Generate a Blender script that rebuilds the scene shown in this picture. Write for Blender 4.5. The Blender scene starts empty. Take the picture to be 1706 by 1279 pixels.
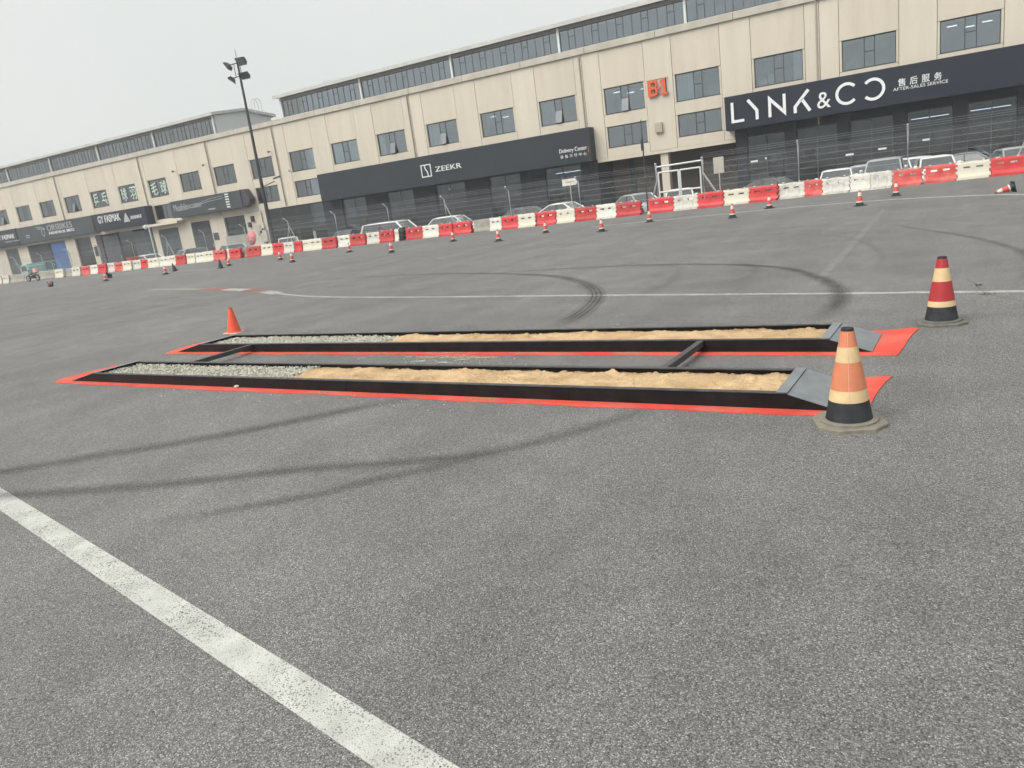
import bpy, bmesh, math, random
from mathutils import Matrix, Vector, noise as mnoise

random.seed(7)
SC = bpy.context.scene
COL = SC.collection

# ------------------------------------------------------------------ camera
cam_data = bpy.data.cameras.new("camera")
cam = bpy.data.objects.new("camera", cam_data)
COL.objects.link(cam)
cam_data.sensor_width = 36.0
cam_data.lens = 36.0 * 1240.0 / 1706.0
cam_data.clip_start = 0.05
cam_data.clip_end = 4000.0
CAM_H = 1.95
cam.matrix_world = Matrix((( 0.8681062, -0.00940548, 0.49628939, 0.0),
                           ( 0.47913254, 0.27713519, -0.83284338, 0.0),
                           (-0.12970596, 0.9607849, 0.24508925, CAM_H),
                           (0, 0, 0, 1)))
SC.camera = cam

# ------------------------------------------------------------------ overcast sky and weak, very soft sun
SUN_EL, SUN_AZ = math.radians(48), math.radians(205)      # azimuth clockwise from +Y
world = bpy.data.worlds.new("World")
SC.world = world
world.use_nodes = True
wn, wl = world.node_tree.nodes, world.node_tree.links
wn.clear()
w_out = wn.new("ShaderNodeOutputWorld")
w_bg = wn.new("ShaderNodeBackground")
w_sky = wn.new("ShaderNodeTexSky")
w_sky.sky_type = 'NISHITA'
w_sky.sun_disc = False
w_sky.sun_elevation = SUN_EL
w_sky.sun_rotation = SUN_AZ
w_sky.air_density = 1.5
w_sky.dust_density = 6.0
w_hs = wn.new("ShaderNodeHueSaturation")
w_hs.inputs["Saturation"].default_value = 0.12
w_mix = wn.new("ShaderNodeMixRGB")
w_mix.inputs[0].default_value = 0.86
w_mix.inputs[2].default_value = (7.7, 7.88, 7.76, 1)      # closed cloud cover
wl.new(w_sky.outputs[0], w_hs.inputs["Color"])
wl.new(w_hs.outputs[0], w_mix.inputs[1])
w_tc = wn.new("ShaderNodeTexCoord")
w_nz = wn.new("ShaderNodeTexNoise")
w_nz.inputs["Scale"].default_value = 1.6
w_nz.inputs["Detail"].default_value = 5
w_rp = wn.new("ShaderNodeValToRGB")
w_rp.color_ramp.elements[0].position = 0.3
w_rp.color_ramp.elements[0].color = (0.93, 0.955, 0.95, 1)
w_rp.color_ramp.elements[1].position = 0.7
w_rp.color_ramp.elements[1].color = (1.04, 1.035, 1.03, 1)
w_mul = wn.new("ShaderNodeMixRGB")
w_mul.blend_type = 'MULTIPLY'
w_mul.inputs[0].default_value = 1.0
wl.new(w_tc.outputs["Generated"], w_nz.inputs["Vector"])
wl.new(w_nz.outputs["Fac"], w_rp.inputs[0])
wl.new(w_mix.outputs[0], w_mul.inputs[1])
wl.new(w_rp.outputs[0], w_mul.inputs[2])
wl.new(w_mul.outputs[0], w_bg.inputs["Color"])
w_bg.inputs["Strength"].default_value = 0.05
wl.new(w_bg.outputs[0], w_out.inputs["Surface"])

sun_data = bpy.data.lights.new("sun", 'SUN')
sun_data.energy = 1.5
sun_data.angle = math.radians(50)
sun_data.color = (1.0, 0.96, 0.9)
sun = bpy.data.objects.new("sun", sun_data)
COL.objects.link(sun)
sun_dir = Vector((math.sin(SUN_AZ) * math.cos(SUN_EL), math.cos(SUN_AZ) * math.cos(SUN_EL), math.sin(SUN_EL)))
sun.rotation_euler = sun_dir.to_track_quat('Z', 'Y').to_euler()

SC.view_settings.view_transform = 'Standard'
SC.view_settings.look = 'None'
SC.view_settings.gamma = 1.0
SC.view_settings.exposure = 1.2
SC.view_settings.use_curve_mapping = False
SC.cycles.max_bounces = 3
SC.cycles.diffuse_bounces = 2
SC.cycles.glossy_bounces = 2
SC.cycles.use_adaptive_sampling = True
SC.cycles.adaptive_threshold = 0.04
SC.cycles.transparent_max_bounces = 8
SC.cycles.use_denoising = True

# ------------------------------------------------------------------ materials
def nodes_of(name):
    m = bpy.data.materials.new(name)
    m.use_nodes = True
    nt = m.node_tree
    nt.nodes.clear()
    out = nt.nodes.new("ShaderNodeOutputMaterial")
    return m, nt, nt.nodes, nt.links, out

def mat(name, color, rough=0.6, var=0.12, scale=3.0, metallic=0.0, spec=0.4, bump=0.0, bump_scale=40.0,
        dirt=None, dirt_amt=0.0, dirt_scale=1.2, stretch=(1, 1, 1), emit=0.0):
    m, nt, N, L, out = nodes_of(name)
    b = N.new("ShaderNodeBsdfPrincipled")
    L.new(b.outputs[0], out.inputs[0])
    tc = N.new("ShaderNodeTexCoord")
    mp = N.new("ShaderNodeMapping")
    mp.inputs["Scale"].default_value = stretch
    L.new(tc.outputs["Object"], mp.inputs[0])
    nz = N.new("ShaderNodeTexNoise")
    nz.inputs["Scale"].default_value = scale
    nz.inputs["Detail"].default_value = 5
    L.new(mp.outputs[0], nz.inputs["Vector"])
    rp = N.new("ShaderNodeValToRGB")
    c = color
    rp.color_ramp.elements[0].position = 0.3
    rp.color_ramp.elements[1].position = 0.7
    rp.color_ramp.elements[0].color = (c[0]*(1-var), c[1]*(1-var), c[2]*(1-var), 1)
    rp.color_ramp.elements[1].color = (min(1, c[0]*(1+var)), min(1, c[1]*(1+var)), min(1, c[2]*(1+var)), 1)
    L.new(nz.outputs["Fac"], rp.inputs[0])
    src = rp.outputs[0]
    if dirt is not None:
        n2 = N.new("ShaderNodeTexNoise")
        n2.inputs["Scale"].default_value = dirt_scale
        n2.inputs["Detail"].default_value = 8
        n2.inputs["Roughness"].default_value = 0.65
        L.new(mp.outputs[0], n2.inputs["Vector"])
        r2 = N.new("ShaderNodeValToRGB")
        r2.color_ramp.elements[0].position = 0.45
        r2.color_ramp.elements[1].position = 0.72
        r2.color_ramp.elements[0].color = (0, 0, 0, 1)
        r2.color_ramp.elements[1].color = (dirt_amt, dirt_amt, dirt_amt, 1)
        L.new(n2.outputs["Fac"], r2.inputs[0])
        mx = N.new("ShaderNodeMixRGB")
        L.new(r2.outputs[0], mx.inputs[0])
        L.new(src, mx.inputs[1])
        mx.inputs[2].default_value = (*dirt, 1)
        src = mx.outputs[0]
    L.new(src, b.inputs["Base Color"])
    b.inputs["Roughness"].default_value = rough
    b.inputs["Metallic"].default_value = metallic
    b.inputs["Specular IOR Level"].default_value = spec
    if bump > 0:
        n3 = N.new("ShaderNodeTexNoise")
        n3.inputs["Scale"].default_value = bump_scale
        n3.inputs["Detail"].default_value = 4
        L.new(mp.outputs[0], n3.inputs["Vector"])
        bp = N.new("ShaderNodeBump")
        bp.inputs["Strength"].default_value = bump
        bp.inputs["Distance"].default_value = 0.02
        L.new(n3.outputs["Fac"], bp.inputs["Height"])
        L.new(bp.outputs[0], b.inputs["Normal"])
    if emit > 0:
        b.inputs["Emission Color"].default_value = (*color, 1)
        b.inputs["Emission Strength"].default_value = emit
    return m

def asphalt_mat():
    m, nt, N, L, out = nodes_of("asphalt")
    b = N.new("ShaderNodeBsdfPrincipled")
    L.new(b.outputs[0], out.inputs[0])
    tc = N.new("ShaderNodeTexCoord")
    def noise(scale, detail=4, rough=0.55, sc=None):
        n = N.new("ShaderNodeTexNoise")
        n.inputs["Scale"].default_value = scale
        n.inputs["Detail"].default_value = detail
        n.inputs["Roughness"].default_value = rough
        if sc:
            mp = N.new("ShaderNodeMapping"); mp.inputs["Scale"].default_value = sc
            L.new(tc.outputs["Object"], mp.inputs[0]); L.new(mp.outputs[0], n.inputs["Vector"])
        else:
            L.new(tc.outputs["Object"], n.inputs["Vector"])
        return n
    def ramp(src, stops):
        r = N.new("ShaderNodeValToRGB")
        while len(r.color_ramp.elements) < len(stops):
            r.color_ramp.elements.new(0.5)
        for e, (p, v) in zip(r.color_ramp.elements, stops):
            e.position = p
            e.color = (v, v, v, 1) if not isinstance(v, tuple) else (*v, 1)
        L.new(src, r.inputs[0])
        return r
    def mul(a, c):
        x = N.new("ShaderNodeMixRGB"); x.blend_type = 'MULTIPLY'; x.inputs[0].default_value = 1
        L.new(a, x.inputs[1]); L.new(c, x.inputs[2]); return x.outputs[0]
    v = N.new("ShaderNodeTexVoronoi")
    v.inputs["Scale"].default_value = 165
    v.inputs["Randomness"].default_value = 1
    L.new(tc.outputs["Object"], v.inputs["Vector"])
    sep = N.new("ShaderNodeSeparateColor")
    L.new(v.outputs["Color"], sep.inputs[0])
    agg = ramp(sep.outputs[0], [(0.0, (0.092, 0.092, 0.093)), (0.5, (0.152, 0.151, 0.149)), (0.86, (0.215, 0.214, 0.21)), (1.0, (0.36, 0.357, 0.35))])
    gap = ramp(v.outputs["Distance"], [(0.0, 1.0), (0.55, 0.86), (0.8, 0.42)])
    col = mul(agg.outputs[0], gap.outputs[0])
    fine = ramp(noise(420, 3).outputs["Fac"], [(0.3, 0.8), (0.7, 1.22)])
    col = mul(col, fine.outputs[0])
    big = ramp(noise(0.16, 5, 0.6).outputs["Fac"], [(0.28, (0.84, 0.845, 0.86)), (0.72, (1.15, 1.145, 1.12))])
    col = mul(col, big.outputs[0])
    mid = ramp(noise(1.3, 6, 0.62).outputs["Fac"], [(0.3, 0.9), (0.7, 1.11)])
    col = mul(col, mid.outputs[0])
    # long faint bands left by the paver and by traffic
    st = ramp(noise(1.0, 4, 0.6, (0.9, 0.05, 1)).outputs["Fac"], [(0.35, 0.93), (0.65, 1.07)])
    col = mul(col, st.outputs[0])
    # sparse oil drips and rubber crumbs, then pale dusty patches
    sv = N.new("ShaderNodeTexVoronoi"); sv.inputs["Scale"].default_value = 0.55
    wob = noise(5.0, 4); wx = N.new("ShaderNodeMixRGB"); wx.blend_type = 'ADD'; wx.inputs[0].default_value = 0.12
    L.new(tc.outputs["Object"], wx.inputs[1]); L.new(wob.outputs["Color"], wx.inputs[2]); L.new(wx.outputs[0], sv.inputs["Vector"])
    col = mul(col, ramp(sv.outputs["Distance"], [(0.02, 0.8), (0.06, 1.0)]).outputs[0])
    col = mul(col, ramp(noise(0.55, 9, 0.72).outputs["Fac"], [(0.36, 0.95), (0.52, 1.0), (0.68, 1.08)]).outputs[0])
    gain = N.new("ShaderNodeMixRGB"); gain.blend_type = 'MULTIPLY'; gain.inputs[0].default_value = 1
    L.new(col, gain.inputs[1]); gain.inputs[2].default_value = (1.25, 1.232, 1.22, 1)
    L.new(gain.outputs[0], b.inputs["Base Color"])
    b.inputs["Roughness"].default_value = 0.82
    b.inputs["Specular IOR Level"].default_value = 0.3
    bp = N.new("ShaderNodeBump")
    bp.inputs["Strength"].default_value = 0.55
    bp.inputs["Distance"].default_value = 0.006
    inv = N.new("ShaderNodeMath"); inv.operation = 'SUBTRACT'; inv.inputs[0].default_value = 1
    L.new(v.outputs["Distance"], inv.inputs[1])
    L.new(inv.outputs[0], bp.inputs["Height"])
    L.new(bp.outputs[0], b.inputs["Normal"])
    return m

def film_mat(name, color, strength, worn=0.35, grain=140.0, edge=0.2, rough=0.75, streak=0.0, gain=4.0):
    """a thin layer on the asphalt (paint or tyre rubber), worn through by its own noise; UV u across, v along"""
    m, nt, N, L, out = nodes_of(name)
    b = N.new("ShaderNodeBsdfPrincipled")
    b.inputs["Roughness"].default_value = rough
    tc = N.new("ShaderNodeTexCoord")
    nz = N.new("ShaderNodeTexNoise"); nz.inputs["Scale"].default_value = 6; nz.inputs["Detail"].default_value = 6
    L.new(tc.outputs["Object"], nz.inputs["Vector"])
    rp = N.new("ShaderNodeValToRGB")
    rp.color_ramp.elements[0].position = .3; rp.color_ramp.elements[1].position = .7
    rp.color_ramp.elements[0].color = (*[c * .8 for c in color], 1)
    rp.color_ramp.elements[1].color = (*[min(1, c * 1.12) for c in color], 1)
    L.new(nz.outputs["Fac"], rp.inputs[0]); L.new(rp.outputs[0], b.inputs["Base Color"])
    tr = N.new("ShaderNodeBsdfTransparent")
    mx = N.new("ShaderNodeMixShader")
    L.new(tr.outputs[0], mx.inputs[1]); L.new(b.outputs[0], mx.inputs[2]); L.new(mx.outputs[0], out.inputs[0])
    # edge profile from u
    sep = N.new("ShaderNodeSeparateXYZ"); L.new(tc.outputs["UV"], sep.inputs[0])
    def math_(op, a, bb=None, clamp=False):
        n = N.new("ShaderNodeMath"); n.operation = op; n.use_clamp = clamp
        for i, s in enumerate((a, bb)):
            if s is None: continue
            if isinstance(s, (int, float)): n.inputs[i].default_value = s
            else: L.new(s, n.inputs[i])
        return n.outputs[0]
    d = math_('ABSOLUTE', math_('SUBTRACT', sep.outputs[0], 0.5))
    prof = math_('DIVIDE', math_('SUBTRACT', 0.5, d), edge, True)
    g = N.new("ShaderNodeTexVoronoi"); g.inputs["Scale"].default_value = grain
    L.new(tc.outputs["Object"], g.inputs["Vector"])
    sc_ = N.new("ShaderNodeSeparateColor"); L.new(g.outputs["Color"], sc_.inputs[0])
    wn_ = N.new("ShaderNodeTexNoise"); wn_.inputs["Scale"].default_value = 2.2; wn_.inputs["Detail"].default_value = 7
    wn_.inputs["Roughness"].default_value = .65
    L.new(tc.outputs["Object"], wn_.inputs["Vector"])
    gb = N.new("ShaderNodeBump"); gb.inputs["Strength"].default_value = .5; gb.inputs["Distance"].default_value = .005
    L.new(math_('SUBTRACT', 1.0, g.outputs["Distance"]), gb.inputs["Height"]); L.new(gb.outputs[0], b.inputs["Normal"])
    wear = math_('ADD', math_('MULTIPLY', sc_.outputs[0], 0.62), math_('MULTIPLY', wn_.outputs["Fac"], 0.82))
    keep = math_('MULTIPLY', math_('SUBTRACT', wear, worn), gain, True)
    a = math_('MULTIPLY', math_('MULTIPLY', prof, keep), strength)
    if streak > 0:
        w = N.new("ShaderNodeTexWave"); w.inputs["Scale"].default_value = streak; w.inputs["Distortion"].default_value = .6
        L.new(tc.outputs["UV"], w.inputs["Vector"])
        a = math_('MULTIPLY', a, math_('ADD', math_('MULTIPLY', w.outputs["Fac"], .75), .3), True)
    # fade over the ends (v runs 0..1 along the mark)
    e1 = math_('MULTIPLY', sep.outputs[1], 9.0, True)
    e2 = math_('MULTIPLY', math_('SUBTRACT', 1.0, sep.outputs[1]), 9.0, True)
    if edge > 0.1:
        a = math_('MULTIPLY', a, math_('MULTIPLY', e1, e2))
    L.new(a, mx.inputs[0])
    return m

def glass_mat(name, tint, refl, rough=0.03):
    m, nt, N, L, out = nodes_of(name)
    g = N.new("ShaderNodeBsdfGlossy"); g.inputs["Roughness"].default_value = rough
    g.inputs["Color"].default_value = (0.92, 0.97, 1.0, 1)
    t = N.new("ShaderNodeBsdfTransparent")
    tc = N.new("ShaderNodeTexCoord"); nz = N.new("ShaderNodeTexNoise"); nz.inputs["Scale"].default_value = 0.8
    L.new(tc.outputs["Object"], nz.inputs["Vector"])
    rp = N.new("ShaderNodeValToRGB")
    rp.color_ramp.elements[0].color = (*[c * .88 for c in tint], 1); rp.color_ramp.elements[1].color = (*tint, 1)
    L.new(nz.outputs["Fac"], rp.inputs[0]); L.new(rp.outputs[0], t.inputs["Color"])
    lw = N.new("ShaderNodeFresnel"); lw.inputs["IOR"].default_value = 1.45
    ad = N.new("ShaderNodeMath"); ad.operation = 'ADD'; ad.use_clamp = True; ad.inputs[1].default_value = refl
    L.new(lw.outputs[0], ad.inputs[0])
    mx = N.new("ShaderNodeMixShader")
    L.new(ad.outputs[0], mx.inputs[0]); L.new(t.outputs[0], mx.inputs[1]); L.new(g.outputs[0], mx.inputs[2])
    L.new(mx.outputs[0], out.inputs[0])
    return m

MT = {}
MT['asphalt'] = asphalt_mat()
MT['paint'] = film_mat("white_road_paint", (0.53, 0.535, 0.50), 0.93, worn=0.33, edge=0.03)
MT['paint_worn'] = film_mat("worn_white_road_paint", (0.6, 0.6, 0.57), 0.8, worn=0.5, edge=0.04)
MT['paint_faint'] = film_mat("faint_white_road_paint", (0.55, 0.55, 0.52), 0.6, worn=0.58, edge=0.08)
MT['paint_red'] = film_mat("worn_red_road_paint", (0.45, 0.14, 0.11), 0.75, worn=0.5, edge=0.04)
MT['seam'] = film_mat("pale_seam", (0.36, 0.35, 0.335), 0.46, worn=0.43, edge=0.3)
MT['skid'] = film_mat("tyre_rubber", (0.04, 0.04, 0.04), 0.66, worn=0.3, edge=0.42, rough=.7, gain=1.5)
MT['skid_fg'] = film_mat("tyre_rubber_broad", (0.045, 0.045, 0.045), 0.48, worn=0.25, edge=0.48, rough=.7, gain=1.5)
MT['skid_soft'] = film_mat("tyre_rubber_soft", (0.04, 0.04, 0.04), 0.46, worn=0.35, edge=0.45, rough=.7, gain=1.5)
MT['skid_ribbed'] = film_mat("tyre_rubber_ribbed", (0.03, 0.03, 0.03), 0.75, worn=0.3, edge=0.3, rough=.7, streak=1.6, gain=1.5)
MT['skid_faint'] = film_mat("tyre_rubber_faint", (0.05, 0.05, 0.05), 0.24, worn=0.4, edge=0.45, rough=.7, gain=1.5)

MT['wall'] = mat("cream_cladding", (0.56, 0.505, 0.42), 0.75, 0.06, 0.5, dirt=(0.42, 0.35, 0.27), dirt_amt=0.3, dirt_scale=1.6, stretch=(1.2, 1.2, 0.10), bump=0.1, bump_scale=8)
MT['wall2'] = mat("cream_cladding_b", (0.575, 0.525, 0.44), 0.75, 0.06, 0.5, dirt=(0.44, 0.37, 0.29), dirt_amt=0.28, dirt_scale=1.3, stretch=(1.4, 1.4, 0.12), bump=0.1, bump_scale=8)
MT['coping'] = mat("stone_coping", (0.47, 0.44, 0.38), 0.8, 0.1, 1.0, dirt=(0.3, 0.27, 0.22), dirt_amt=0.5, stretch=(1, 1, .4))
MT['joint'] = mat("joint_shadow_backing", (0.12, 0.105, 0.09), 0.9, 0.1)
MT['white_wall'] = mat("white_sheet_metal", (0.62, 0.65, 0.64), 0.6, 0.05, 0.6, dirt=(.45, .45, .42), dirt_amt=.3)
MT['roof_metal'] = mat("pale_roof_metal", (0.50, 0.50, 0.48), 0.5, 0.08, 0.5, dirt=(.3, .3, .28), dirt_amt=.4)
MT['roof'] = mat("grey_flat_roof", (0.25, 0.25, 0.24), 0.9, 0.15)
MT['frame'] = mat("dark_window_frame", (0.045, 0.05, 0.055), 0.45, 0.1)
MT['sash'] = mat("pale_sash", (0.16, 0.17, 0.19), 0.3, 0.1)
MT['glass'] = glass_mat("window_glass", (0.72, 0.78, 0.82), 0.16)
MT['cler_glass'] = glass_mat("clerestory_glass", (0.55, 0.62, 0.68), 0.2)
MT['shop_glass'] = glass_mat("shop_glass", (0.5, 0.55, 0.6), 0.03)
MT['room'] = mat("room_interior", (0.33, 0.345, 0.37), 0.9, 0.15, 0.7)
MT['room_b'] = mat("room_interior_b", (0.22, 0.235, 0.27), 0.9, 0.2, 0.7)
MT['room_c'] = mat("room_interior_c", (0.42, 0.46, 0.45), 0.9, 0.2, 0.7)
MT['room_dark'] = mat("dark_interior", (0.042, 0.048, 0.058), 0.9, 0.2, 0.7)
MT['curtain'] = mat("pale_curtain", (0.8, 0.81, 0.77), 0.9, 0.12, 4, stretch=(4, 4, .3))
MT['curtain_green'] = mat("green_grey_curtain", (0.5, 0.6, 0.56), 0.9, 0.12, 4, stretch=(4, 4, .3))
MT['tube'] = mat("lit_tube_lamp", (0.9, 0.95, 1.0), 0.5, 0.0, emit=1.6)
MT['sign_dark'] = mat("charcoal_sign_panel", (0.028, 0.035, 0.043), 0.5, 0.1, 0.4, spec=.2)
MT['sign_navy'] = mat("blue_black_sign_panel", (0.018, 0.023, 0.036), 0.5, 0.1, 0.4, spec=.2)
MT['sign_grey'] = mat("slate_sign_panel", (0.042, 0.052, 0.058), 0.5, 0.12, 0.6)
MT['sign_brown'] = mat("brown_black_panel", (0.05, 0.045, 0.055), 0.5, 0.2, 0.8)
MT['letter'] = mat("white_sign_letters", (0.74, 0.76, 0.77), 0.4, 0.03)
MT['letter_grey'] = mat("grey_sign_letters", (0.36, 0.38, 0.39), 0.5, 0.1)
MT['letter_orange'] = mat("orange_sign_letters", (0.66, 0.10, 0.035), 0.4, 0.06)
MT['letter_green'] = mat("pale_green_window_letters", (0.5, 0.66, 0.57), 0.6, 0.05)
MT['dark_panel'] = mat("dark_shopfront_cladding", (0.017, 0.021, 0.029), 0.5, 0.15, 0.5, spec=.2)
MT['dark_metal'] = mat("dark_painted_steel", (0.03, 0.034, 0.042), 0.45, 0.15, 3)
MT['shutter'] = mat("grey_roller_shutter", (0.06, 0.07, 0.08), 0.5, 0.15, 1)
MT['blue'] = mat("blue_printed_door", (0.05, 0.13, 0.32), 0.5, 0.35, 0.8)
MT['poster_red'] = mat("red_poster", (0.30, 0.09, 0.07), 0.7, 0.45, 1.6)
MT['poster_green'] = mat("green_poster", (0.14, 0.19, 0.13), 0.7, 0.45, 1.4)
MT['poster_pale'] = mat("pale_poster", (0.36, 0.36, 0.34), 0.7, 0.3, 1.4)
MT['galv'] = mat("galvanised_steel", (0.50, 0.52, 0.53), 0.45, 0.12, 4, metallic=0.35)
MT['wire'] = mat("fence_wire", (0.36, 0.38, 0.39), 0.5, 0.1, 2, metallic=0.4)
MT['barrier_red'] = mat("red_plastic", (0.56, 0.032, 0.035), 0.45, 0.16, 3, dirt=(0.42, 0.12, 0.10), dirt_amt=0.5, dirt_scale=4)
MT['barrier_white'] = mat("white_plastic", (0.68, 0.67, 0.60), 0.5, 0.08, 3, dirt=(0.42, 0.38, 0.30), dirt_amt=0.55, dirt_scale=4)
MT['barrier_red_faded'] = mat("faded_red_plastic", (0.58, 0.075, 0.065), 0.55, 0.2, 3, dirt=(0.5, 0.22, 0.18), dirt_amt=0.6, dirt_scale=3)
MT['barrier_red_dirty'] = mat("dirty_red_plastic", (0.46, 0.03, 0.032), 0.55, 0.22, 4, dirt=(0.24, 0.09, 0.07), dirt_amt=0.7, dirt_scale=5)
MT['barrier_white_faded'] = mat("yellowed_white_plastic", (0.66, 0.63, 0.52), 0.55, 0.1, 3, dirt=(0.48, 0.42, 0.3), dirt_amt=0.6, dirt_scale=3)
MT['barrier_white_dirty'] = mat("dirty_white_plastic", (0.60, 0.585, 0.53), 0.55, 0.14, 4, dirt=(0.27, 0.25, 0.21), dirt_amt=0.75, dirt_scale=5)
MT['sand_film'] = film_mat("spilled_sand", (0.58, 0.43, 0.26), 0.85, worn=0.55, edge=0.45, grain=90.0)
MT['concrete'] = mat("weathered_concrete", (0.33, 0.31, 0.27), 0.9, 0.2, 3, dirt=(.18, .17, .15), dirt_amt=.6, bump=.3, bump_scale=25)
MT['rail'] = mat("black_painted_steel", (0.007, 0.0065, 0.0075), 0.55, 0.3, 4, spec=.22, dirt=(0.025, 0.023, 0.02), dirt_amt=.5, dirt_scale=6)
MT['rail_top'] = mat("scuffed_steel_edge", (0.062, 0.061, 0.064), 0.5, 0.3, 8, dirt=(0.022, 0.022, 0.024), dirt_amt=.7, dirt_scale=7)
MT['ramp'] = mat("scuffed_grey_plate", (0.165, 0.185, 0.2), 0.45, 0.15, 5, dirt=(0.25, 0.25, 0.245), dirt_amt=.5, dirt_scale=9, bump=.03, bump_scale=60)
MT['mat_red'] = mat("red_mat_cloth", (0.64, 0.072, 0.048), 0.85, 0.14, 2.5, dirt=(0.5, 0.2, 0.15), dirt_amt=.65, dirt_scale=2.2, bump=.3, bump_scale=6)
MT['stone'] = mat("crushed_stone", (0.50, 0.49, 0.415), 0.85, 0.3, 30, bump=.4, bump_scale=80)
MT['stone_b'] = mat("grey_crushed_stone", (0.35, 0.345, 0.30), 0.85, 0.35, 30, bump=.4, bump_scale=80)
MT['cone_orange'] = mat("faded_orange_sleeve", (0.60, 0.20, 0.10), 0.5, 0.12, 8, dirt=(0.45, 0.25, .16), dirt_amt=.4, dirt_scale=10)
MT['cone_cream'] = mat("faded_cream_sleeve", (0.66, 0.49, 0.27), 0.45, 0.1, 8, dirt=(0.5, 0.38, .22), dirt_amt=.5, dirt_scale=10)
MT['cone_red'] = mat("red_sleeve", (0.38, 0.028, 0.035), 0.4, 0.14, 8, dirt=(0.26, 0.05, .05), dirt_amt=.4, dirt_scale=8)
MT['cone_white'] = mat("white_sleeve", (0.68, 0.64, 0.58), 0.5, 0.1, 8, dirt=(.4, .36, .3), dirt_amt=.4, dirt_scale=9)
MT['cone_smallred'] = mat("bright_red_sleeve", (0.55, 0.075, 0.06), 0.45, 0.14, 8)
MT['rubber'] = mat("black_rubber", (0.018, 0.021, 0.025), 0.6, 0.25, 8, dirt=(.05, .055, .055), dirt_amt=.6, dirt_scale=9)
MT['rubber_dusty'] = mat("dusty_rubber_base", (0.22, 0.205, 0.165), 0.8, 0.25, 9, dirt=(.1, .095, .08), dirt_amt=.7, dirt_scale=8, bump=.2, bump_scale=60)
MT['rubber_grey'] = mat("grey_rubber_base", (0.15, 0.145, 0.125), 0.8, 0.25, 9, dirt=(.06, .058, .05), dirt_amt=.7, dirt_scale=8, bump=.2, bump_scale=60)
MT['green_rubber'] = mat("dark_green_rubber", (0.02, 0.035, 0.03), 0.6, 0.2, 8)
MT['plastic_orange'] = mat("bright_orange_plastic", (0.78, 0.095, 0.045), 0.45, 0.06, 6, dirt=(.6, .16, .1), dirt_amt=.4, dirt_scale=8)
MT['plastic_pale'] = mat("pale_orange_plastic", (0.72, 0.42, 0.34), 0.5, 0.1, 8)
MT['tyre'] = mat("tyre", (0.02, 0.02, 0.021), 0.8, 0.2)
MT['rim'] = mat("alloy_rim", (0.45, 0.46, 0.47), 0.35, 0.05, metallic=.7)
MT['car_glass'] = mat("car_glass", (0.085, 0.095, 0.10), 0.1, 0.2, 1, spec=.6)
MT['lamp_clear'] = mat("headlamp", (0.6, 0.62, 0.64), 0.12, 0.05, spec=.7)
MT['lamp_red'] = mat("tail_lamp", (0.4, 0.02, 0.02), 0.2, 0.05)
MT['car_white'] = mat("white_car_paint", (0.72, 0.74, 0.74), 0.22, 0.02, spec=.6)
MT['car_silver'] = mat("silver_car_paint", (0.46, 0.48, 0.5), 0.28, 0.03, metallic=.4)
MT['car_grey'] = mat("grey_car_paint", (0.13, 0.14, 0.15), 0.25, 0.05, spec=.6)
MT['car_black'] = mat("black_car_paint", (0.02, 0.021, 0.024), 0.2, 0.05, spec=.6)
MT['car_teal'] = mat("pale_teal_paint", (0.30, 0.50, 0.50), 0.4, 0.08)
MT['car_red'] = mat("red_car_paint", (0.45, 0.06, 0.05), 0.3, 0.08)
MT['pink'] = mat("pink_fabric", (0.62, 0.17, 0.20), 0.8, 0.1, 5)
MT['leaf'] = mat("weed_leaf", (0.10, 0.125, 0.06), 0.7, 0.3, 20)
MT['beige_pipe'] = mat("beige_pipe", (0.40, 0.35, 0.28), 0.6, 0.08)
MT['brick_base'] = mat("grey_plinth", (0.33, 0.33, 0.30), 0.85, 0.1, 1)

def sand_mat():
    m, nt, N, L, out = nodes_of("damp_yellow_sand")
    b = N.new("ShaderNodeBsdfPrincipled"); L.new(b.outputs[0], out.inputs[0])
    tc = N.new("ShaderNodeTexCoord")
    def nz(s, d):
        n = N.new("ShaderNodeTexNoise"); n.inputs["Scale"].default_value = s; n.inputs["Detail"].default_value = d
        L.new(tc.outputs["Object"], n.inputs["Vector"]); return n
    r = N.new("ShaderNodeValToRGB")
    e = r.color_ramp.elements
    e[0].position = .3; e[0].color = (0.46, 0.32, 0.18, 1); e[1].position = .72; e[1].color = (0.70, 0.52, 0.315, 1)
    L.new(nz(3.5, 9).outputs["Fac"], r.inputs[0])
    r2 = N.new("ShaderNodeValToRGB")
    r2.color_ramp.elements[0].position = .3; r2.color_ramp.elements[0].color = (.72, .70, .68, 1)
    r2.color_ramp.elements[1].position = .65; r2.color_ramp.elements[1].color = (1.12, 1.1, 1.08, 1)
    L.new(nz(140, 4).outputs["Fac"], r2.inputs[0])
    x = N.new("ShaderNodeMixRGB"); x.blend_type = 'MULTIPLY'; x.inputs[0].default_value = 1
    L.new(r.outputs[0], x.inputs[1]); L.new(r2.outputs[0], x.inputs[2]); L.new(x.outputs[0], b.inputs["Base Color"])
    b.inputs["Roughness"].default_value = .95
    b.inputs["Specular IOR Level"].default_value = .15
    bp = N.new("ShaderNodeBump"); bp.inputs["Strength"].default_value = .9; bp.inputs["Distance"].default_value = .02
    L.new(nz(90, 6).outputs["Fac"], bp.inputs["Height"]); L.new(bp.outputs[0], b.inputs["Normal"])
    return m
MT['sand'] = sand_mat()

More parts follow.
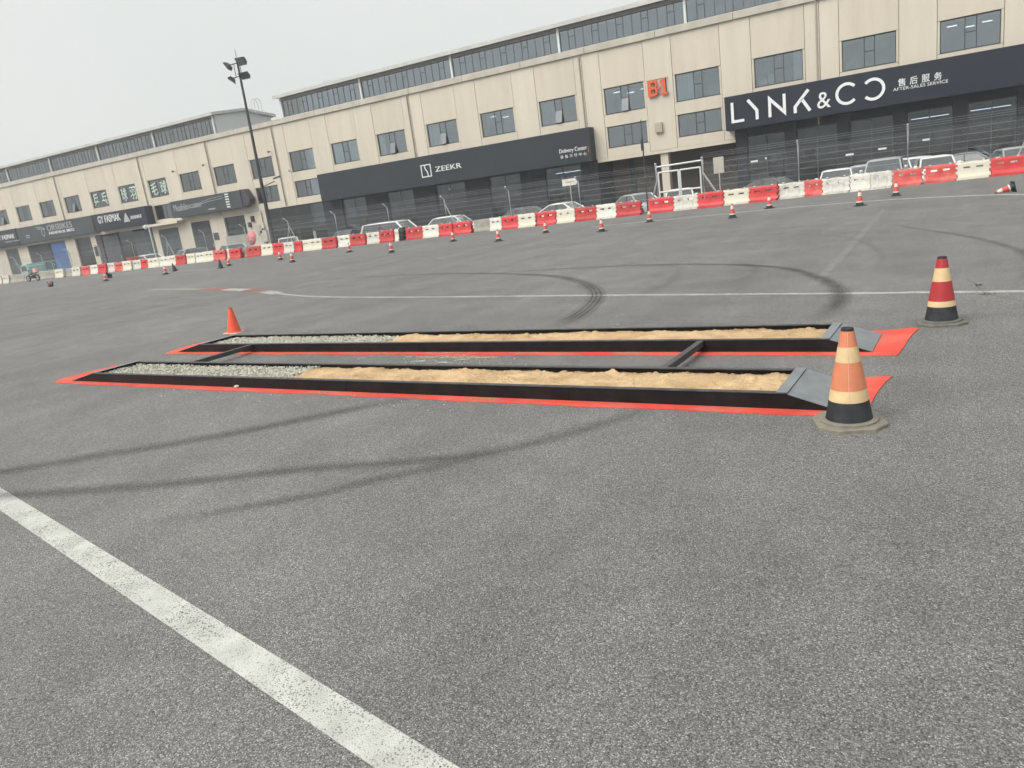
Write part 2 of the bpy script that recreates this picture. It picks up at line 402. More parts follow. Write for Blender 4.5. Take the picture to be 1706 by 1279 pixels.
# ------------------------------------------------------------------ mesh helpers
class MB:
    def __init__(s):
        s.v, s.f, s.uv = [], [], None
    def add(s, vs, fs):
        o = len(s.v)
        s.v += [tuple(p) for p in vs]
        s.f += [tuple(i + o for i in f) for f in fs]
        return s
    def box(s, x0, x1, y0, y1, z0, z1):
        return s.add([(x0, y0, z0), (x1, y0, z0), (x1, y1, z0), (x0, y1, z0), (x0, y0, z1), (x1, y0, z1), (x1, y1, z1), (x0, y1, z1)],
                     [(0, 3, 2, 1), (4, 5, 6, 7), (0, 1, 5, 4), (1, 2, 6, 5), (2, 3, 7, 6), (3, 0, 4, 7)])
    def tube(s, pts, r, n=8, caps=True, r2=None):
        pts = [Vector(p) for p in pts]
        rings = []
        for i, p in enumerate(pts):
            t = (pts[min(i + 1, len(pts) - 1)] - pts[max(i - 1, 0)]).normalized()
            a = t.cross(Vector((0, 0, 1)))
            if a.length < 1e-4: a = Vector((1, 0, 0))
            a.normalize(); b = t.cross(a)
            rr = r if r2 is None else r + (r2 - r) * i / max(1, len(pts) - 1)
            rings.append([p + (a * math.cos(k * 2 * math.pi / n) + b * math.sin(k * 2 * math.pi / n)) * rr for k in range(n)])
        vs = [q for ring in rings for q in ring]; fs = []
        for i in range(len(pts) - 1):
            for k in range(n):
                k2 = (k + 1) % n
                fs.append((i * n + k, i * n + k2, (i + 1) * n + k2, (i + 1) * n + k))
        if caps:
            fs.append(tuple(range(n)))
            fs.append(tuple(reversed(range((len(pts) - 1) * n, len(pts) * n))))
        return s.add(vs, fs)
    def lathe(s, prof, n=32, cap0=False, cap1=False, phase=0.0):
        vs, fs = [], []
        for r, z in prof:
            vs += [(r * math.cos(2 * math.pi * k / n + phase), r * math.sin(2 * math.pi * k / n + phase), z) for k in range(n)]
        for i in range(len(prof) - 1):
            for k in range(n):
                k2 = (k + 1) % n
                fs.append((i * n + k, i * n + k2, (i + 1) * n + k2, (i + 1) * n + k))
        if cap0: fs.append(tuple(reversed(range(n))))
        if cap1: fs.append(tuple(range((len(prof) - 1) * n, len(prof) * n)))
        return s.add(vs, fs)
    def prism_y(s, poly, y0, y1):
        """polygon in (x,z), extruded along y"""
        n = len(poly)
        vs = [(x, y0, z) for x, z in poly] + [(x, y1, z) for x, z in poly]
        fs = [tuple(range(n)), tuple(reversed(range(n, 2 * n)))] + [(i, i + n, (i + 1) % n + n, (i + 1) % n) for i in range(n)]
        return s.add(vs, fs)
    def prism_x(s, poly, x0, x1):
        """polygon in (y,z), extruded along x"""
        n = len(poly)
        vs = [(x0, y, z) for y, z in poly] + [(x1, y, z) for y, z in poly]
        fs = [tuple(range(n)), tuple(reversed(range(n, 2 * n)))] + [(i, i + n, (i + 1) % n + n, (i + 1) % n) for i in range(n)]
        return s.add(vs, fs)
    def mesh(s, name, smooth=False):
        me = bpy.data.meshes.new(name)
        me.from_pydata(s.v, [], s.f)
        bm = bmesh.new(); bm.from_mesh(me)
        bmesh.ops.recalc_face_normals(bm, faces=bm.faces)
        bm.to_mesh(me); bm.free()
        if s.uv:
            uvl = me.uv_layers.new(name="UVMap")
            for lp in me.loops:
                uvl.data[lp.index].uv = s.uv[lp.vertex_index]
        if smooth:
            me.polygons.foreach_set("use_smooth", [True] * len(me.polygons))
        return me

def obj(name, me, m=None, parent=None, loc=None, rot=None, scale=None, smooth=False, bevel=0.0):
    if isinstance(me, MB):
        me = me.mesh(name, smooth)
    o = bpy.data.objects.new(name, me)
    COL.objects.link(o)
    if m is not None and me is not None and len(me.materials) == 0:
        me.materials.append(MT[m] if isinstance(m, str) else m)
    if parent is not None: o.parent = parent
    if loc is not None: o.location = loc
    if rot is not None: o.rotation_euler = rot
    if scale is not None: o.scale = scale
    if bevel > 0:
        b = o.modifiers.new("bevel", 'BEVEL'); b.width = bevel; b.segments = 2; b.limit_method = 'ANGLE'
    return o

def tag(o, label=None, cat=None, group=None, kind=None):
    if label: o["label"] = label
    if cat: o["category"] = cat
    if group: o["group"] = group
    if kind: o["kind"] = kind
    return o

def thing(name, label, cat, loc=(0, 0, 0), rz=0.0, group=None, rot=None):
    o = bpy.data.objects.new(name, None)
    o.empty_display_size = 0.2
    COL.objects.link(o)
    o.location = loc
    o.rotation_euler = rot if rot else (0, 0, rz)
    return tag(o, label, cat, group)

def copy_tree(root, loc, rz=0.0, label=None, rot=None, scale=None):
    r = root.copy(); COL.objects.link(r)
    r.location = loc; r.rotation_euler = rot if rot else (0, 0, rz)
    if scale: r.scale = scale
    if label: r["label"] = label
    def rec(src, dst):
        for ch in src.children:
            c = ch.copy(); COL.objects.link(c); c.parent = dst
            rec(ch, c)
    rec(root, r)
    return r

def text_mesh(body, height, width=None, depth=0.04, bold=0.0, name="lettering", shear=0.0):
    """mesh of a line of text in the x-z plane, lower-left at the origin, facing -y"""
    cu = bpy.data.curves.new(name, 'FONT')
    cu.body = body
    cu.size = 1.0
    cu.offset = bold
    cu.shear = shear
    cu.resolution_u = 3
    o = bpy.data.objects.new(name, cu)
    COL.objects.link(o)
    dg = bpy.context.evaluated_depsgraph_get()
    me = bpy.data.meshes.new_from_object(o.evaluated_get(dg))
    bpy.data.objects.remove(o, do_unlink=True)
    bpy.data.curves.remove(cu)
    xs = [v.co.x for v in me.vertices]; ys = [v.co.y for v in me.vertices]
    if not xs: return me
    x0, x1, y0, y1 = min(xs), max(xs), min(ys), max(ys)
    k = height / (y1 - y0)
    kx = (width / (x1 - x0)) if width else k
    bm = bmesh.new(); bm.from_mesh(me)
    for v in bm.verts:
        v.co = Vector(((v.co.x - x0) * kx, 0.0, (v.co.y - y0) * k))
    if depth > 0:
        r = bmesh.ops.extrude_face_region(bm, geom=list(bm.faces))
        for g in r["geom"]:
            if isinstance(g, bmesh.types.BMVert): g.co.y -= depth
    bmesh.ops.recalc_face_normals(bm, faces=bm.faces)
    bm.to_mesh(me); bm.free()
    return me

def lettering(parent, body, x, y, z, height, width=None, m='letter', depth=0.05, bold=0.0, shear=0.0):
    o = obj("lettering", text_mesh(body, height, width, depth, bold, shear=shear), m, parent)
    o.location = (x, y, z)
    return o

# ================================================================== GROUND
g = MB()
ys = [(-500, 0), (-60, 0), (40.6, 0), (41.5, -0.45), (200, -0.45), (700, -0.45)]
xs = [-700, -300, -150, 0, 150, 300, 700]
for y, z in ys:
    for x in xs: g.v.append((x, y, z))
for j in range(len(ys) - 1):
    for i in range(len(xs) - 1):
        a = j * len(xs) + i
        g.f.append((a, a + 1, a + 1 + len(xs), a + len(xs)))
tag(obj("ground", g, 'asphalt'), kind="structure")
LOT = -0.45

def smooth_path(pts, n=10):
    out = []
    P = [Vector((p[0], p[1])) for p in pts]
    for i in range(len(P) - 1):
        p0 = P[max(i - 1, 0)]; p1 = P[i]; p2 = P[i + 1]; p3 = P[min(i + 2, len(P) - 1)]
        for k in range(n):
            t = k / n
            out.append(0.5 * ((2 * p1) + (p2 - p0) * t + (2 * p0 - 5 * p1 + 4 * p2 - p3) * t * t + (3 * p1 - p0 - 3 * p2 + p3) * t ** 3))
    out.append(P[-1])
    return out

def ribbon(name, pts, w, m, z, w2=None, n=10, kind="structure"):
    path = smooth_path(pts, n) if len(pts) > 2 else [Vector(p) for p in pts]
    mb = MB(); mb.uv = []
    tot = len(path) - 1
    for i, p in enumerate(path):
        t = (path[min(i + 1, tot)] - path[max(i - 1, 0)]).normalized()
        nn = Vector((-t.y, t.x))
        ww = w if w2 is None else w + (w2 - w) * i / tot
        for k, s in enumerate((-.5, 0, .5)):
            q = p + nn * ww * s
            mb.v.append((q.x, q.y, z)); mb.uv.append((k / 2, i / tot))
        if i:
            a = (i - 1) * 3
            mb.f += [(a, a + 1, a + 4, a + 3), (a + 1, a + 2, a + 5, a + 4)]
    o = obj(name, mb, m)
    return tag(o, kind=kind)

# painted lines
ribbon("painted_line", [(-14.0, 4.60), (-7.02, 2.96), (-1.62, 1.69), (4.0, 0.37)], 0.185, 'paint', 0.004)
ribbon("painted_line", [(9.0, 8.9), (0.9, 10.86), (-1.2, 11.32), (-5.26, 12.31), (-11.07, 13.68), (-14.6, 14.75), (-17.2, 15.95)], 0.14, 'paint_worn', 0.004)
for i, (a, b_) in enumerate((((-17.2, 15.98), (-18.6, 16.72)), ((-18.6, 16.72), (-20.3, 17.5)), ((-20.3, 17.5), (-22.2, 18.25)), ((-22.2, 18.25), (-24.4, 19.0)), ((-24.4, 19.0), (-27.0, 19.8)), ((-27, 19.8), (-30, 20.6)))):
    ribbon("painted_kerb_strip", [a, b_], 0.42, ('paint_worn', 'paint_red', 'paint_worn', 'paint_red', 'paint_faint', 'paint_faint')[i], 0.004)
ribbon("painted_line", [(6.0, 22.0), (3.2, 25.2), (1.3, 28.0), (-1.2, 30.3), (-3.5, 31.4), (-6.0, 32.0), (-10.0, 32.35), (-14, 32.6)], 0.2, 'paint', 0.004)
for a, b_, mm in (((-16.5, 32.7), (-21.5, 33.0), 'paint_faint'), ((-28.9, 31.7), (-33.6, 30.2), 'paint_faint'), ((-36, 29.9), (-43, 31.1), 'paint_worn'),
                  ((-51, 34.1), (-53.2, 34.3), 'paint_worn'), ((-55.0, 34.4), (-57.0, 34.6), 'paint_worn'), ((-59, 34.6), (-61, 34.8), 'paint_faint'), ((-43.5, 31.3), (-50, 33.6), 'paint_faint')):
    ribbon("painted_line", [a, b_], 0.2, mm, 0.004)
ribbon("painted_line", [(3.5, 33.6), (2.2, 34.2), (0, 35.0), (-3, 36.0)], 0.14, 'paint_faint', 0.004)
# paving joints
ribbon("paving_seam", [(-15.6, 2.0), (-15.35, 7.0), (-14.95, 8.7), (-14.6, 10.2), (-12.7, 12.2)], 0.07, 'seam', 0.004)
ribbon("paving_seam", [(-1.72, 11.6), (-1.66, 13.0), (-1.6, 16), (-1.55, 20.5), (-1.5, 27)], 0.22, 'seam', 0.004)
# tyre marks
ribbon("tyre_mark", [(-20, 18.9), (-16.5, 18.6), (-13.45, 18.05), (-10.8, 17.15), (-8.29, 15.85), (-6.98, 14.77), (-5.91, 13.41), (-5.3, 12.24), (-5.0, 11.21), (-4.85, 10.3), (-4.9, 9.5)], 0.16, 'skid_ribbed', 0.009, w2=0.5)
ribbon("tyre_mark", [(-11.5, 17.0), (-9.5, 16.95), (-7.70, 16.7), (-5.74, 16.3), (-3.92, 15.5), (-2.54, 14.41), (-1.87, 13.28), (-1.36, 12.08), (-1.19, 11.17), (-1.17, 10.29), (-1.3, 9.4)], 0.14, 'skid', 0.009, w2=0.42)
ribbon("tyre_mark", [(-6.2, 16.2), (-5.2, 15.9), (-4.7, 15.3), (-4.45, 14.2), (-4.3, 13.2), (-4.5, 12.0)], 0.3, 'skid_faint', 0.009)
ribbon("tyre_mark", [(-3.8, 15.9), (-3.2, 15.0), (-2.9, 14.0), (-3.0, 12.9)], 0.3, 'skid_faint', 0.009)
ribbon("tyre_mark", [(-9.6, 2.0), (-8.6, 2.8), (-7.88, 3.39), (-7.23, 3.91), (-6.53, 4.42), (-5.91, 4.98), (-5.48, 5.45), (-4.7, 6.2)], 0.4, 'skid_fg', 0.009, w2=0.36)
ribbon("tyre_mark", [(-8.6, 2.2), (-7.6, 2.76), (-7.05, 3.0), (-6.48, 3.2), (-5.45, 3.6), (-4.53, 4.06), (-3.57, 4.42), (-2.95, 4.75)], 0.4, 'skid_fg', 0.009, w2=0.22)
ribbon("tyre_mark", [(-5.0, 2.9), (-4.07, 3.58), (-3.78, 3.9), (-3.3, 4.4), (-2.78, 4.99), (-2.45, 5.45), (-2.1, 5.95)], 0.2, 'skid_soft', 0.011, w2=0.34)
ribbon("tyre_mark", [(-31, 8.0), (-26, 11.0), (-22.3, 13.9), (-19.9, 15.5), (-17.4, 16.9), (-15.2, 18.0), (-11, 20.0), (-5, 22.0)], 0.1, 'skid_soft', 0.009)
ribbon("tyre_mark", [(-30, 7.0), (-25, 10.2), (-21.3, 13.0), (-18.4, 15.0), (-15, 17.0)], 0.09, 'skid_faint', 0.009)
ribbon("tyre_mark", [(-26, 7.0), (-21.5, 10.4), (-18.0, 12.6), (-15.0, 13.6), (-11, 14.6), (-7, 15.9)], 0.14, 'skid_faint', 0.009)
ribbon("tyre_mark", [(-1.2, 21.5), (-0.54, 19.68), (0.37, 17.46), (0.88, 15.79), (1.18, 14.2), (1.2, 12.6), (0.9, 11.6)], 0.13, 'skid_soft', 0.009, w2=0.35)
ribbon("tyre_mark", [(-3.4, 20.6), (-2.2, 19.4), (-1.4, 17.6), (-0.9, 15.2), (-0.9, 13.2)], 0.22, 'skid_faint', 0.009)
ribbon("tyre_mark", [(-12, 24), (-8, 22.4), (-4, 21.0), (-1, 19.2), (1.2, 17)], 0.12, 'skid_faint', 0.009)
ribbon("tyre_mark", [(-30, 24), (-22, 24.6), (-14, 24.3), (-6, 23.2), (3, 20.5)], 0.25, 'skid_faint', 0.009)

# ================================================================== BUILDING
YF = 57.68
SP, C0 = 5.649, 1.53
ctr = lambda k: C0 - SP * k
JW = 1.76           # half width between the joints beside a window
BX0, BX1 = -140.0, 40.0
bld = thing("commercial_building", "long cream three-storey workshop building with dark shopfronts and glazed roof storey", "building", (0, YF, LOT))
def bp(name, mb, m, parent=bld, smooth=False, bevel=0):
    """building part, authored in world coordinates"""
    me = mb if not isinstance(mb, MB) else mb.mesh(name, smooth)
    o = obj(name, me, m, parent, bevel=bevel)
    p = parent
    off = Vector((0, 0, 0))
    if p is bld: off = Vector((0, YF, LOT))
    o.location = -off
    return o
def sub(name, mb, m, parent, smooth=False):
    """sub-part authored in world coordinates under a part whose own frame is already world"""
    return obj(name, mb if not isinstance(mb, MB) else mb.mesh(name, smooth), m, parent)

# backing behind the joints, and the mass of the building
core = MB()
core.box(BX0, BX1, YF + 3.2, YF + 30, LOT, 11.9)
bp("core_wall", core, 'joint')
bk = MB()
bk.box(BX0, BX1, YF + 0.16, YF + 0.24, 8.86, 11.9)
bp("backing_wall", bk, 'joint')
bk = MB()
bk.box(BX0, BX1, YF + 0.16, YF + 0.24, 6.10, 6.90)
bp("backing_wall", bk, 'joint')
bp("flat_roof", MB().box(BX0, BX1, YF - 0.05, YF + 30, 11.9, 11.98), 'roof')

LOWER = {14, 11, 10, 4, 3}
KS = range(-6, 25)
rnd = random.Random(3)
for k in KS:
    c = ctr(k)
    # pier panel to the right of the window
    z0 = 3.72 if c < -13.0 else 4.42
    zp = 3.72 if c < -16.0 else 4.42      # the pier beside the navy sign stops behind it
    bp("wall_panel", MB().box(c + JW + .015, c + SP - JW - .015, YF, YF + .155, zp, 11.64), 'wall2')
    bp("wall_panel", MB().box(c - JW + .015, c + JW - .015, YF + .012, YF + .155, 8.86, 11.64), 'wall')
    if k in LOWER:
        bp("wall_panel", MB().box(c - JW + .015, c + JW - .015, YF + .012, YF + .155, 6.02, 6.90), 'wall')
        bp("wall_panel", MB().box(c - JW + .015, c + JW - .015, YF + .012, YF + .155, z0, 4.40), 'wall')
    else:
        bp("wall_panel", MB().box(c - JW + .015, c + JW - .015, YF + .012, YF + .155, z0, 6.90), 'wall')
bp("wall_panel", MB().box(ctr(3) + JW + .015, -12.93, YF, YF + .155, 3.72, 4.405), 'wall2')
# coping, in lengths with open joints
for k in KS:
    c = ctr(k)
    bp("coping_stone", MB().box(c - SP / 2 + .02, c + SP / 2 - .02, YF - .16, YF + .5, 11.65, 12.1), 'coping')
# reveal strips at the top floor sills (continuous band course)
# ---- windows
def window(cx, z0, z1, w, style, lower=False):
    x0, x1 = cx - w / 2, cx + w / 2
    y = YF + .13
    t = .055
    fr = MB()
    fr.box(x0, x1, y, y + .07, z0, z0 + t); fr.box(x0, x1, y, y + .07, z1 - t, z1)
    fr.box(x0, x0 + t, y, y + .07, z0 + t, z1 - t); fr.box(x1 - t, x1, y, y + .07, z0 + t, z1 - t)
    xa, xb = x0 + w * .41, x0 + w * .60
    zm = z0 + (z1 - z0) * .52
    fr.box(xa, xa + t, y, y + .07, z0 + t, z1 - t); fr.box(xb, xb + t, y, y + .07, z0 + t, z1 - t)
    fr.box(xa + t, xb, y, y + .07, zm - t / 2, zm + t / 2)
    # cheeks between the frame and the panel edge
    part = bp("window", fr, 'frame')
    part.location = (0, -YF, -LOT)
    sub("jamb", MB().box(cx - JW + .015, x0, YF + .03, y + .12, z0, z1), 'wall', part)
    sub("jamb", MB().box(x1, cx + JW - .015, YF + .03, y + .12, z0, z1), 'wall', part)
    gm = 'glass'
    sub("pane", MB().box(x0 + t, xa, y + .025, y + .035, z0 + t, z1 - t), gm, part)
    sub("pane", MB().box(xb + t, x1 - t, y + .025, y + .035, z0 + t, z1 - t), gm, part)
    sub("pane", MB().box(xa + t, xb, y + .025, y + .035, zm + t / 2, z1 - t), gm, part)
    if 'o' in style:      # sash hung open at the bottom
        s = MB().box(0, xb - xa - t, -.02, .02, -(zm - z0 - t), 0)
        o = sub("open_sash", s, 'sash', part); o.location = (xa + t, y + .0, zm - t / 2); o.rotation_euler = (math.radians(-15), 0, 0)
    else:
        sub("pane", MB().box(xa + t, xb, y + .025, y + .035, z0 + t, zm - t / 2), gm, part)
    # the room behind
    rm = MB()
    D = 2.6
    a, b_, yy, z2, z3 = x0 - .02, x1 + .02, y + .12, z0 - .05, z1 + .05
    rm.add([(a, yy, z2), (b_, yy, z2), (b_, yy, z3), (a, yy, z3), (a, yy + D, z2), (b_, yy + D, z2), (b_, yy + D, z3), (a, yy + D, z3)],
           [(4, 5, 6, 7), (0, 1, 5, 4), (3, 2, 6, 7), (0, 4, 7, 3), (1, 2, 6, 5)])
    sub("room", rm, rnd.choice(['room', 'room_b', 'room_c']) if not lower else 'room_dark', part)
    yc = y + .14
    def drape(xl, xr, mname, zb=z0 + .02, zt=z1 - .02):
        n = max(4, int((xr - xl) / .09)); d = MB()
        for i in range(n + 1):
            xx = xl + (xr - xl) * i / n; yo = yc + .03 * math.sin(i * 1.9)
            d.v += [(xx, yo, zb), (xx, yo, zt)]
            if i: d.f.append((2 * i - 2, 2 * i, 2 * i + 1, 2 * i - 1))
        sub("curtain", d, mname, part)
    if 'L' in style: drape(x0 + .06, xa, 'curtain')
    if 'l' in style: drape(x0 + .06, x0 + w * .22, 'curtain')
    if 'R' in style: drape(xb + .1, x1 - .06, 'curtain')
    if 'r' in style: drape(x1 - w * .2, x1 - .06, 'curtain')
    if 'G' in style: drape(x0 + .06, xa, 'curtain_green')
    if 'g' in style: drape(xb + .05, x1 - .06, 'curtain_green')
    if 'm' in style: drape(xa + .04, xb + .1, 'curtain')
    if 't' in style:      # lit tube lamps on the ceiling of the room
        tb = MB()
        for i in range(3):
            xx = x0 + w * (.12 + .3 * i)
            tb.box(xx, xx + .55, yy + .8 + .5 * i, yy + .86 + .5 * i, z1 - .32 - .16 * (i % 2), z1 - .28 - .16 * (i % 2))
        sub("tube_lamp", tb, 'tube', part)
    if 'b' in style:      # boxes and partitions on the sill side of the room
        bx = MB()
        bx.box(x0 + .2, x0 + .7, yc + .2, yc + .6, z0, z0 + .55); bx.box(x0 + .85, x0 + 1.25, yc + .2, yc + .6, z0, z0 + .75)
        sub("stored_boxes", bx, 'poster_pale', part)
    if 'p' in style:
        bx = MB()
        bx.box(xb + .15, x1 - .2, yc + .3, yc + .6, z0, z0 + .8)
        sub("cabinet", bx, 'poster_pale', part)
    return part

styles = {0: 't', 1: 'b', 2: 'br', 3: 'pL', 4: 'to', 5: 'Go', 6: 't', 7: 'Lo', 8: 'lo', 9: 'LR', 10: 'mr', 11: 'm', 12: 'l', 13: 'lr', 14: '', 15: '', 16: '', 17: 'Lo', 18: 'g', 19: 'r', 20: 'lo', 21: 'L'}
for k in KS:
    window(ctr(k), 6.93, 8.84, 3.22, styles.get(k, rnd.choice(['', 'L', 'r', 'lo'])))
for k in sorted(LOWER):
    window(ctr(k), 4.43, 6.0, 3.22, {14: 'G', 11: 'g', 10: 'gG', 4: '', 3: ''}[k], lower=True)

# characters stuck on three windows: table tennis, badminton
for k, chs in ((16, "乒乓"), (15, "球羽"), (14, "毛球")):
    for i, ch in enumerate(chs):
        o = obj("window_lettering", text_mesh(ch, 1.45, 1.1, 0.01, 0.012), 'letter_green', bld)
        o.location = (ctr(k) - 1.4 + i * 1.7, .13 - .01, 7.13 - LOT)

# drain pipes
for x in (-97.0, -80.0, -68.3, -58.25, -41.2, -24.45, -7.25, 9.7):
    p = MB().tube([(x, YF - .08, 11.62), (x, YF - .08, 3.8)], .055, 8)
    for z in (10.6, 8.4, 6.6):
        p.box(x - .08, x + .08, YF - .14, YF - .001, z, z + .05)
    bp("drain_pipe", p, 'beige_pipe')
    bp("pipe_shadow_joint", MB().box(x + .16, x + .2, YF - .004, YF + .01, 3.8, 11.6), 'joint')  # dark strip painted on for the pipe's shadow and the expansion joint

# ---- glazed roof storey, in two blocks
def clerestory(xa, xb, posts):
    y0 = YF + 1.0
    base = MB().box(xa, xb, y0 - .06, y0 + .2, 11.98, 12.32)
    part = bp("roof_storey", base, 'white_wall')
    part.location = (0, -YF, -LOT)
    # gabled roof with its eaves board
    ov = .45
    rf = MB().prism_x([(y0 - .55, 14.10), (y0 - .55, 14.40), (y0 + 4.0, 14.95), (y0 + 8.6, 14.40), (y0 + 8.6, 14.10), (y0 + 4.0, 14.68)], xa - ov, xb + ov)
    sub("roof", rf, 'roof_metal', part)
    sub("soffit_band", MB().box(xa, xb, y0 - .02, y0 + .1, 13.86, 14.12), 'roof', part)
    for xe, d in ((xa, 1), (xb, -1)):
        sub("end_wall", MB().prism_x([(y0 + .12, 11.98), (y0 + .12, 14.12), (y0 + 4.0, 14.66), (y0 + 8.2, 14.12), (y0 + 8.2, 11.98)], xe, xe + .12 * d), 'white_wall', part)
    sub("interior", MB().box(xa + .2, xb - .2, y0 + 2.2, y0 + 2.3, 11.98, 14.1), 'room', part)
    for p in posts:
        sub("post", MB().box(p - .09, p + .09, y0 - .16, y0 + .02, 12.1, 14.1), 'white_wall', part)
    edges = sorted([xa + .05] + [p for p in posts if xa + .2 < p < xb - .2] + [xb - .05])
    shared = {}
    for i in range(len(edges) - 1):
        a, b_ = edges[i] + .1, edges[i + 1] - .1
        n = max(1, round((b_ - a) / 2.04)); u = (b_ - a) / n
        fr = MB()
        fr.box(a, b_, y0 - .01, y0 + .05, 12.325, 12.37); fr.box(a, b_, y0 - .01, y0 + .05, 13.80, 13.855)
        for j in range(n):
            s0 = a + j * u
            cuts = [s0, s0 + u * .37, s0 + u * .64, s0 + u]
            for cx_ in cuts[:3]:
                tw = .03 if cx_ == s0 else .045
                fr.box(cx_ - tw / 2, cx_ + tw / 2, y0 - .012, y0 + .05, 12.37, 13.80)
            fr.box(cuts[1] + .03, cuts[2] - .03, y0 - .011, y0 + .05, 13.28, 13.33)
            for q in range(3):
                w = round(cuts[q + 1] - cuts[q] - .05, 2)
                me = shared.get(w)
                if me is None:
                    me = MB().box(-w / 2, w / 2, -.004, .004, -.715, .715).mesh("pane"); shared[w] = me
                o = obj("pane", me, 'cler_glass', part)
                o.location = ((cuts[q] + cuts[q + 1]) / 2, y0 + .02, 13.085)
        sub("mullion_frame", fr, 'frame', part)
    return part
clerestory(-57.3, BX1, [-57.2, -46.9, -36.7, -26.4, -16.2, -5.9, 4.3, 14.5, 24.7])
clerestory(BX0, -67.25, [-77.6, -88.3, -98.5, -108.7, -118.9, -129.1, -67.35])
for x in (-66.2, -55.5):
    hp = MB()
    for dx in (0, .5):
        hp.tube([(x + dx, YF + 4.6 + 1.0, 14.0), (x + dx, YF + 5.6, 15.4), (x + dx, YF + 5.9, 15.75), (x + dx, YF + 6.3, 15.75), (x + dx, YF + 6.6, 15.4), (x + dx, YF + 6.6, 14.2)], .03, 6)
    bp("roof_ladder_hoop", hp, 'galv')
bp("low_green_roof_edge", MB().box(-60.6, -57.9, YF + 3.0, YF + 7, 12.2, 12.55), 'poster_green')

# ---- ground floor
def gf(name, x0, x1, z0, z1, m, y0=0.02, y1=0.3):
    return bp(name, MB().box(x0, x1, YF + y0, YF + y1, z0, z1), m)
def shop_window(x0, x1, z0=LOT + .12, z1=3.6, posters=(), depth=3.0, lights=False, shelf=False, split=True):
    fr = MB(); y = YF + .2; t = .06
    fr.box(x0, x1, y, y + .08, z0, z0 + t); fr.box(x0, x1, y, y + .08, z1 - t, z1)
    fr.box(x0, x0 + t, y, y + .08, z0 + t, z1 - t); fr.box(x1 - t, x1, y, y + .08, z0 + t, z1 - t)
    xm = (x0 + x1) / 2
    if split: fr.box(xm - t / 2, xm + t / 2, y, y + .08, z0 + t, z1 - t)
    part = bp("shop_window", fr, 'frame'); part.location = (0, -YF, -LOT)
    if split:
        sub("pane", MB().box(x0 + t, xm - t / 2, y + .03, y + .04, z0 + t, z1 - t), 'shop_glass', part)
        sub("pane", MB().box(xm + t / 2, x1 - t, y + .03, y + .04, z0 + t, z1 - t), 'shop_glass', part)
    else:
        sub("pane", MB().box(x0 + t, x1 - t, y + .03, y + .04, z0 + t, z1 - t), 'shop_glass', part)
    rm = MB(); a, b_, yy, D = x0, x1, y + .1, depth
    rm.add([(a, yy, z0), (b_, yy, z0), (b_, yy, z1), (a, yy, z1), (a, yy + D, z0), (b_, yy + D, z0), (b_, yy + D, z1), (a, yy + D, z1)],
           [(4, 5, 6, 7), (0, 1, 5, 4), (3, 2, 6, 7), (0, 4, 7, 3), (1, 2, 6, 5)])
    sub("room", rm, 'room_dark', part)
    for (pa, pb, pz0, pz1, pm) in posters:
        sub("poster", MB().box(x0 + (x1 - x0) * pa, x0 + (x1 - x0) * pb, y + .14, y + .16, pz0, pz1), pm, part)
    if lights:
        tb = MB(); tb.box(x0 + .2, x1 - .2, yy + 1.4, yy + 1.46, z1 - .5, z1 - .45)
        sub("tube_lamp", tb, 'tube', part)
    return part

# far left: cream wall between doors
YG = 0.02
def door(x0, x1, z1, m, handle=True, z0=LOT, name="door", slats=0):
    p = gf(name, x0, x1, z0, z1, m, .12, .2)
    p.location = (0, -YF, -LOT)
    if slats:
        s = MB(); n = slats
        for i in range(n):
            za = z0 + .05 + (z1 - z0 - .1) * i / n; zb = za + (z1 - z0) / n * .8
            s.box(x0 + .06, x1 - .06, YF + .09, YF + .121, za, zb)
        sub("shutter_slats", s, m, p)
    if handle:
        sub("handle", MB().box(x1 - .25, x1 - .2, YF + .05, YF + .121, .6, 1.0), 'galv', p)
    return p
wall_runs = [(-140, -112.9), (-109.8, -107.3), (-98.4, -96.2), (-92.8, -91.7), (-81.7, -79.4), (-75.8, -73.5), (-70.3, -67.95), (-64.7, -61.45)]
for a, b_ in wall_runs:
    gf("wall_panel", a, b_, LOT, 3.70, 'wall2', .02, .25)
for a, b_, zt in ((-112.9, -109.8, 3.6), (-107.3, -98.4, 3.70), (-96.2, -92.8, 3.72), (-79.4, -75.8, 3.3), (-73.5, -70.3, 3.55), (-67.95, -64.7, 3.55)):
    if zt < 3.69: gf("lintel", a, b_, zt, 3.70, 'wall', .03, .25)
door(-112.9, -109.8, 3.6, 'shutter', slats=14)
door(-107.3, -102.0, 3.68, 'room_dark')
door(-101.9, -98.45, 3.65, 'blue', slats=3)
shop_window(-96.2, -92.8, .1, 3.7, posters=((.1, .9, 2.2, 3.0, 'poster_red'), (.15, .85, .4, 1.6, 'room_dark')), split=False)
gf("notice_panel", -92.55, -91.85, 1.2, 2.4, 'dark_metal', -.01, .019)
gf("dark_pier", -91.7, -90.6, LOT, 3.70, 'sign_brown', .0, .25)
door(-90.5, -87.3, 3.5, 'shutter', slats=16)
sw = shop_window(-87.2, -84.4, LOT + .1, 3.9, posters=((.05, .95, 2.9, 3.8, 'poster_red'), (.05, .95, .0, 2.8, 'room_dark')), split=False)
bt = MB()
for i in range(4):
    for j in range(5):
        bt.box(-86.8 + i * .6, -86.55 + i * .6, YF + .325, YF + .335, .2 + j * .52, .5 + j * .52)
sub("bottle_display", bt, 'poster_pale', sw)
door(-84.3, -81.75, 3.5, 'shutter', slats=16)
gf("grey_pier", -81.72, -80.4, LOT, 3.7, 'sign_grey', -.05, .019)
door(-79.4, -75.8, 3.3, 'shutter', slats=15)
gf("canopy", -80.6, -74.4, 3.72, 3.98, 'wall2', -1.0, -.002)
door(-73.5, -70.3, 3.55, 'room_dark')
